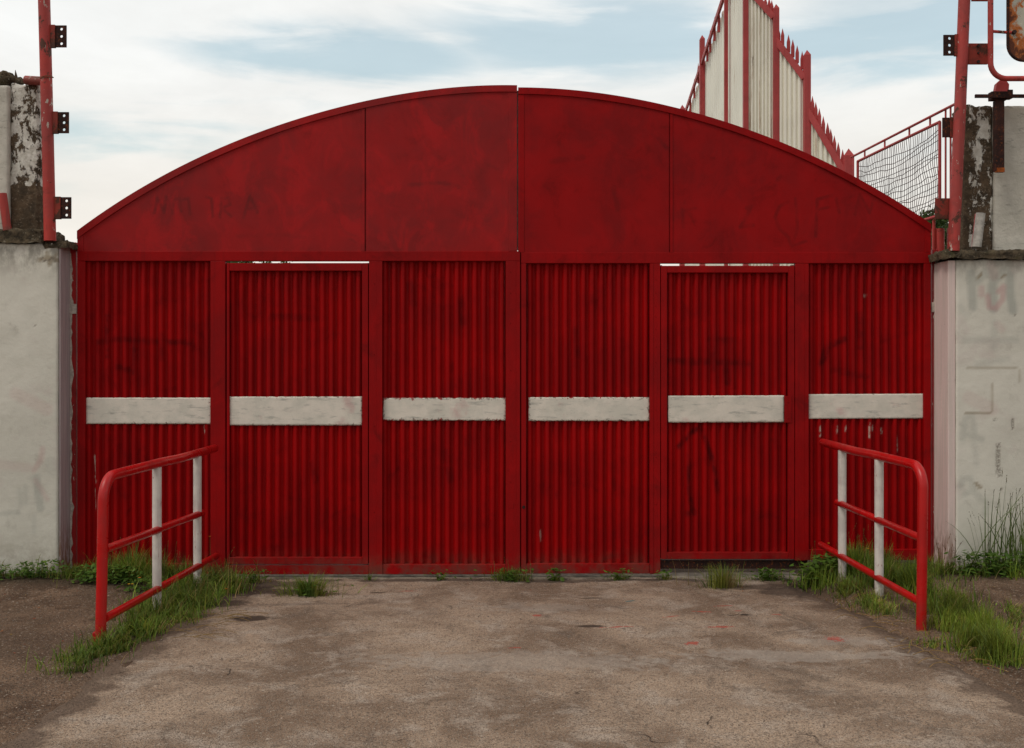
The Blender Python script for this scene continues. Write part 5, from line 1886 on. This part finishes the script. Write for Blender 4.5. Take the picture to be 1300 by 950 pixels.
t = WT(nt)
out = t.n('ShaderNodeOutputWorld')
sky = t.n('ShaderNodeTexSky'); sky.sky_type = 'NISHITA'; sky.sun_disc = False
sky.sun_elevation = R(SUN_EL); sky.sun_rotation = R(SUN_AZ); sky.air_density = 1.0; sky.dust_density = 4.0; sky.ozone_density = 1.0
tc = t.n('ShaderNodeTexCoord')
sx = t.n('ShaderNodeSeparateXYZ'); t.put(sx.inputs[0], tc.outputs['Generated'])
az = t.math('ARCTAN2', sx.outputs[0], sx.outputs[1]); el = t.math('ARCSINE', sx.outputs[2])
cv = t.n('ShaderNodeCombineXYZ'); t.put(cv.inputs[0], az); t.put(cv.inputs[1], t.math('MULTIPLY', el, 3.4))
n1 = t.noise(2.6, 9, 0.6, vec=cv.outputs[0], dist=0.35)
cv2 = t.n('ShaderNodeCombineXYZ'); t.put(cv2.inputs[0], t.math('MULTIPLY', az, 1.0)); t.put(cv2.inputs[1], t.math('MULTIPLY', el, 5.0)); cv2.inputs[2].default_value = 4.0
n2 = t.noise(5.0, 7, 0.52, vec=cv2.outputs[0], dist=0.4)


def sblob(px, py, rx, ry):
    """soft opening in the cloud layer around a compass direction"""
    a0 = math.atan2(px - 650, F); e0 = math.atan2(460 - py, math.hypot(F, px - 650))
    dx = t.math('DIVIDE', t.math('SUBTRACT', az, a0), rx / F)
    dy = t.math('DIVIDE', t.math('SUBTRACT', el, e0), ry / F)
    return t.rng(t.math('SQRT', t.math('ADD', t.math('MULTIPLY', dx, dx), t.math('MULTIPLY', dy, dy))), 0.25, 1.3, 1.0, 0.0)


ops = None
for b, k in (((430, 70, 230, 42), 0.85), ((760, 45, 260, 62), 0.8), ((1150, 25, 260, 95), 0.85), ((200, 180, 190, 34), 0.6), ((330, 130, 200, 18), 0.35), ((60, 330, 300, 30), 0.0)):
    if k == 0: continue
    q = t.math('MULTIPLY', sblob(*b), k)
    ops = q if ops is None else t.math('MAXIMUM', ops, q)
streak = t.rng(n2, 0.42, 0.68)
openv = t.math('SUBTRACT', t.math('ADD', ops, t.math('MULTIPLY', t.math('SUBTRACT', 0.5, n1), 0.9)), t.math('MULTIPLY', streak, 0.50))
clear = t.rng(openv, -0.05, 0.72, 0.0, 0.56)
bg1 = t.n('ShaderNodeBackground'); t.put(bg1.inputs[0], t.mix(1.0, sky.outputs[0], (0.95, 1.22, 1.02), 'MULTIPLY')); bg1.inputs[1].default_value = 0.15
bg2 = t.n('ShaderNodeBackground')
warm = t.rng(el, 0.10, 0.30, 0.0, 1.0)
ccol = t.mix(warm, (1.0, 0.955, 0.875), (0.955, 0.965, 0.95))
dens = t.rng(n1, 0.3, 0.75, 0.90, 1.06)
ccol = t.mix(1.0, ccol, (1, 1, 1), 'MULTIPLY')
t.put(bg2.inputs[0], ccol)
# cloud light turned down overhead
# and behind the viewer, out of view, to keep the gate darker
back = t.rng(sx.outputs[1], -0.5, 0.6, 0.66, 1.0)
t.put(bg2.inputs[1], t.math('MULTIPLY', t.math('MULTIPLY', dens, 0.84), t.math('MULTIPLY', back, t.rng(el, 0.35, 1.2, 1.0, 0.75))))
mx = t.n('ShaderNodeMixShader'); t.put(mx.inputs[0], clear)
nt.links.new(bg2.outputs[0], mx.inputs[1]); nt.links.new(bg1.outputs[0], mx.inputs[2])
nt.links.new(mx.outputs[0], out.inputs[0])

sl = bpy.data.lights.new('sun', 'SUN'); sl.energy = 1.15; sl.angle = R(22); sl.color = (1.0, 0.93, 0.82)
so = bpy.data.objects.new('sun', sl); COL.objects.link(so)
a_ = R(SUN_AZ)
sd = Vector((math.sin(a_) * math.cos(R(SUN_EL)), math.cos(a_) * math.cos(R(SUN_EL)), math.sin(R(SUN_EL))))
so.rotation_euler = sd.to_track_quat('Z', 'Y').to_euler()
so.location = sd * 20

sc.view_settings.view_transform = 'Standard'
sc.view_settings.look = 'None'
sc.view_settings.gamma = 1.0
sc.view_settings.exposure = 0.22
sc.view_settings.use_curve_mapping = False
sc.render.engine = 'CYCLES'
sc.cycles.use_denoising = True
sc.cycles.max_bounces = 6
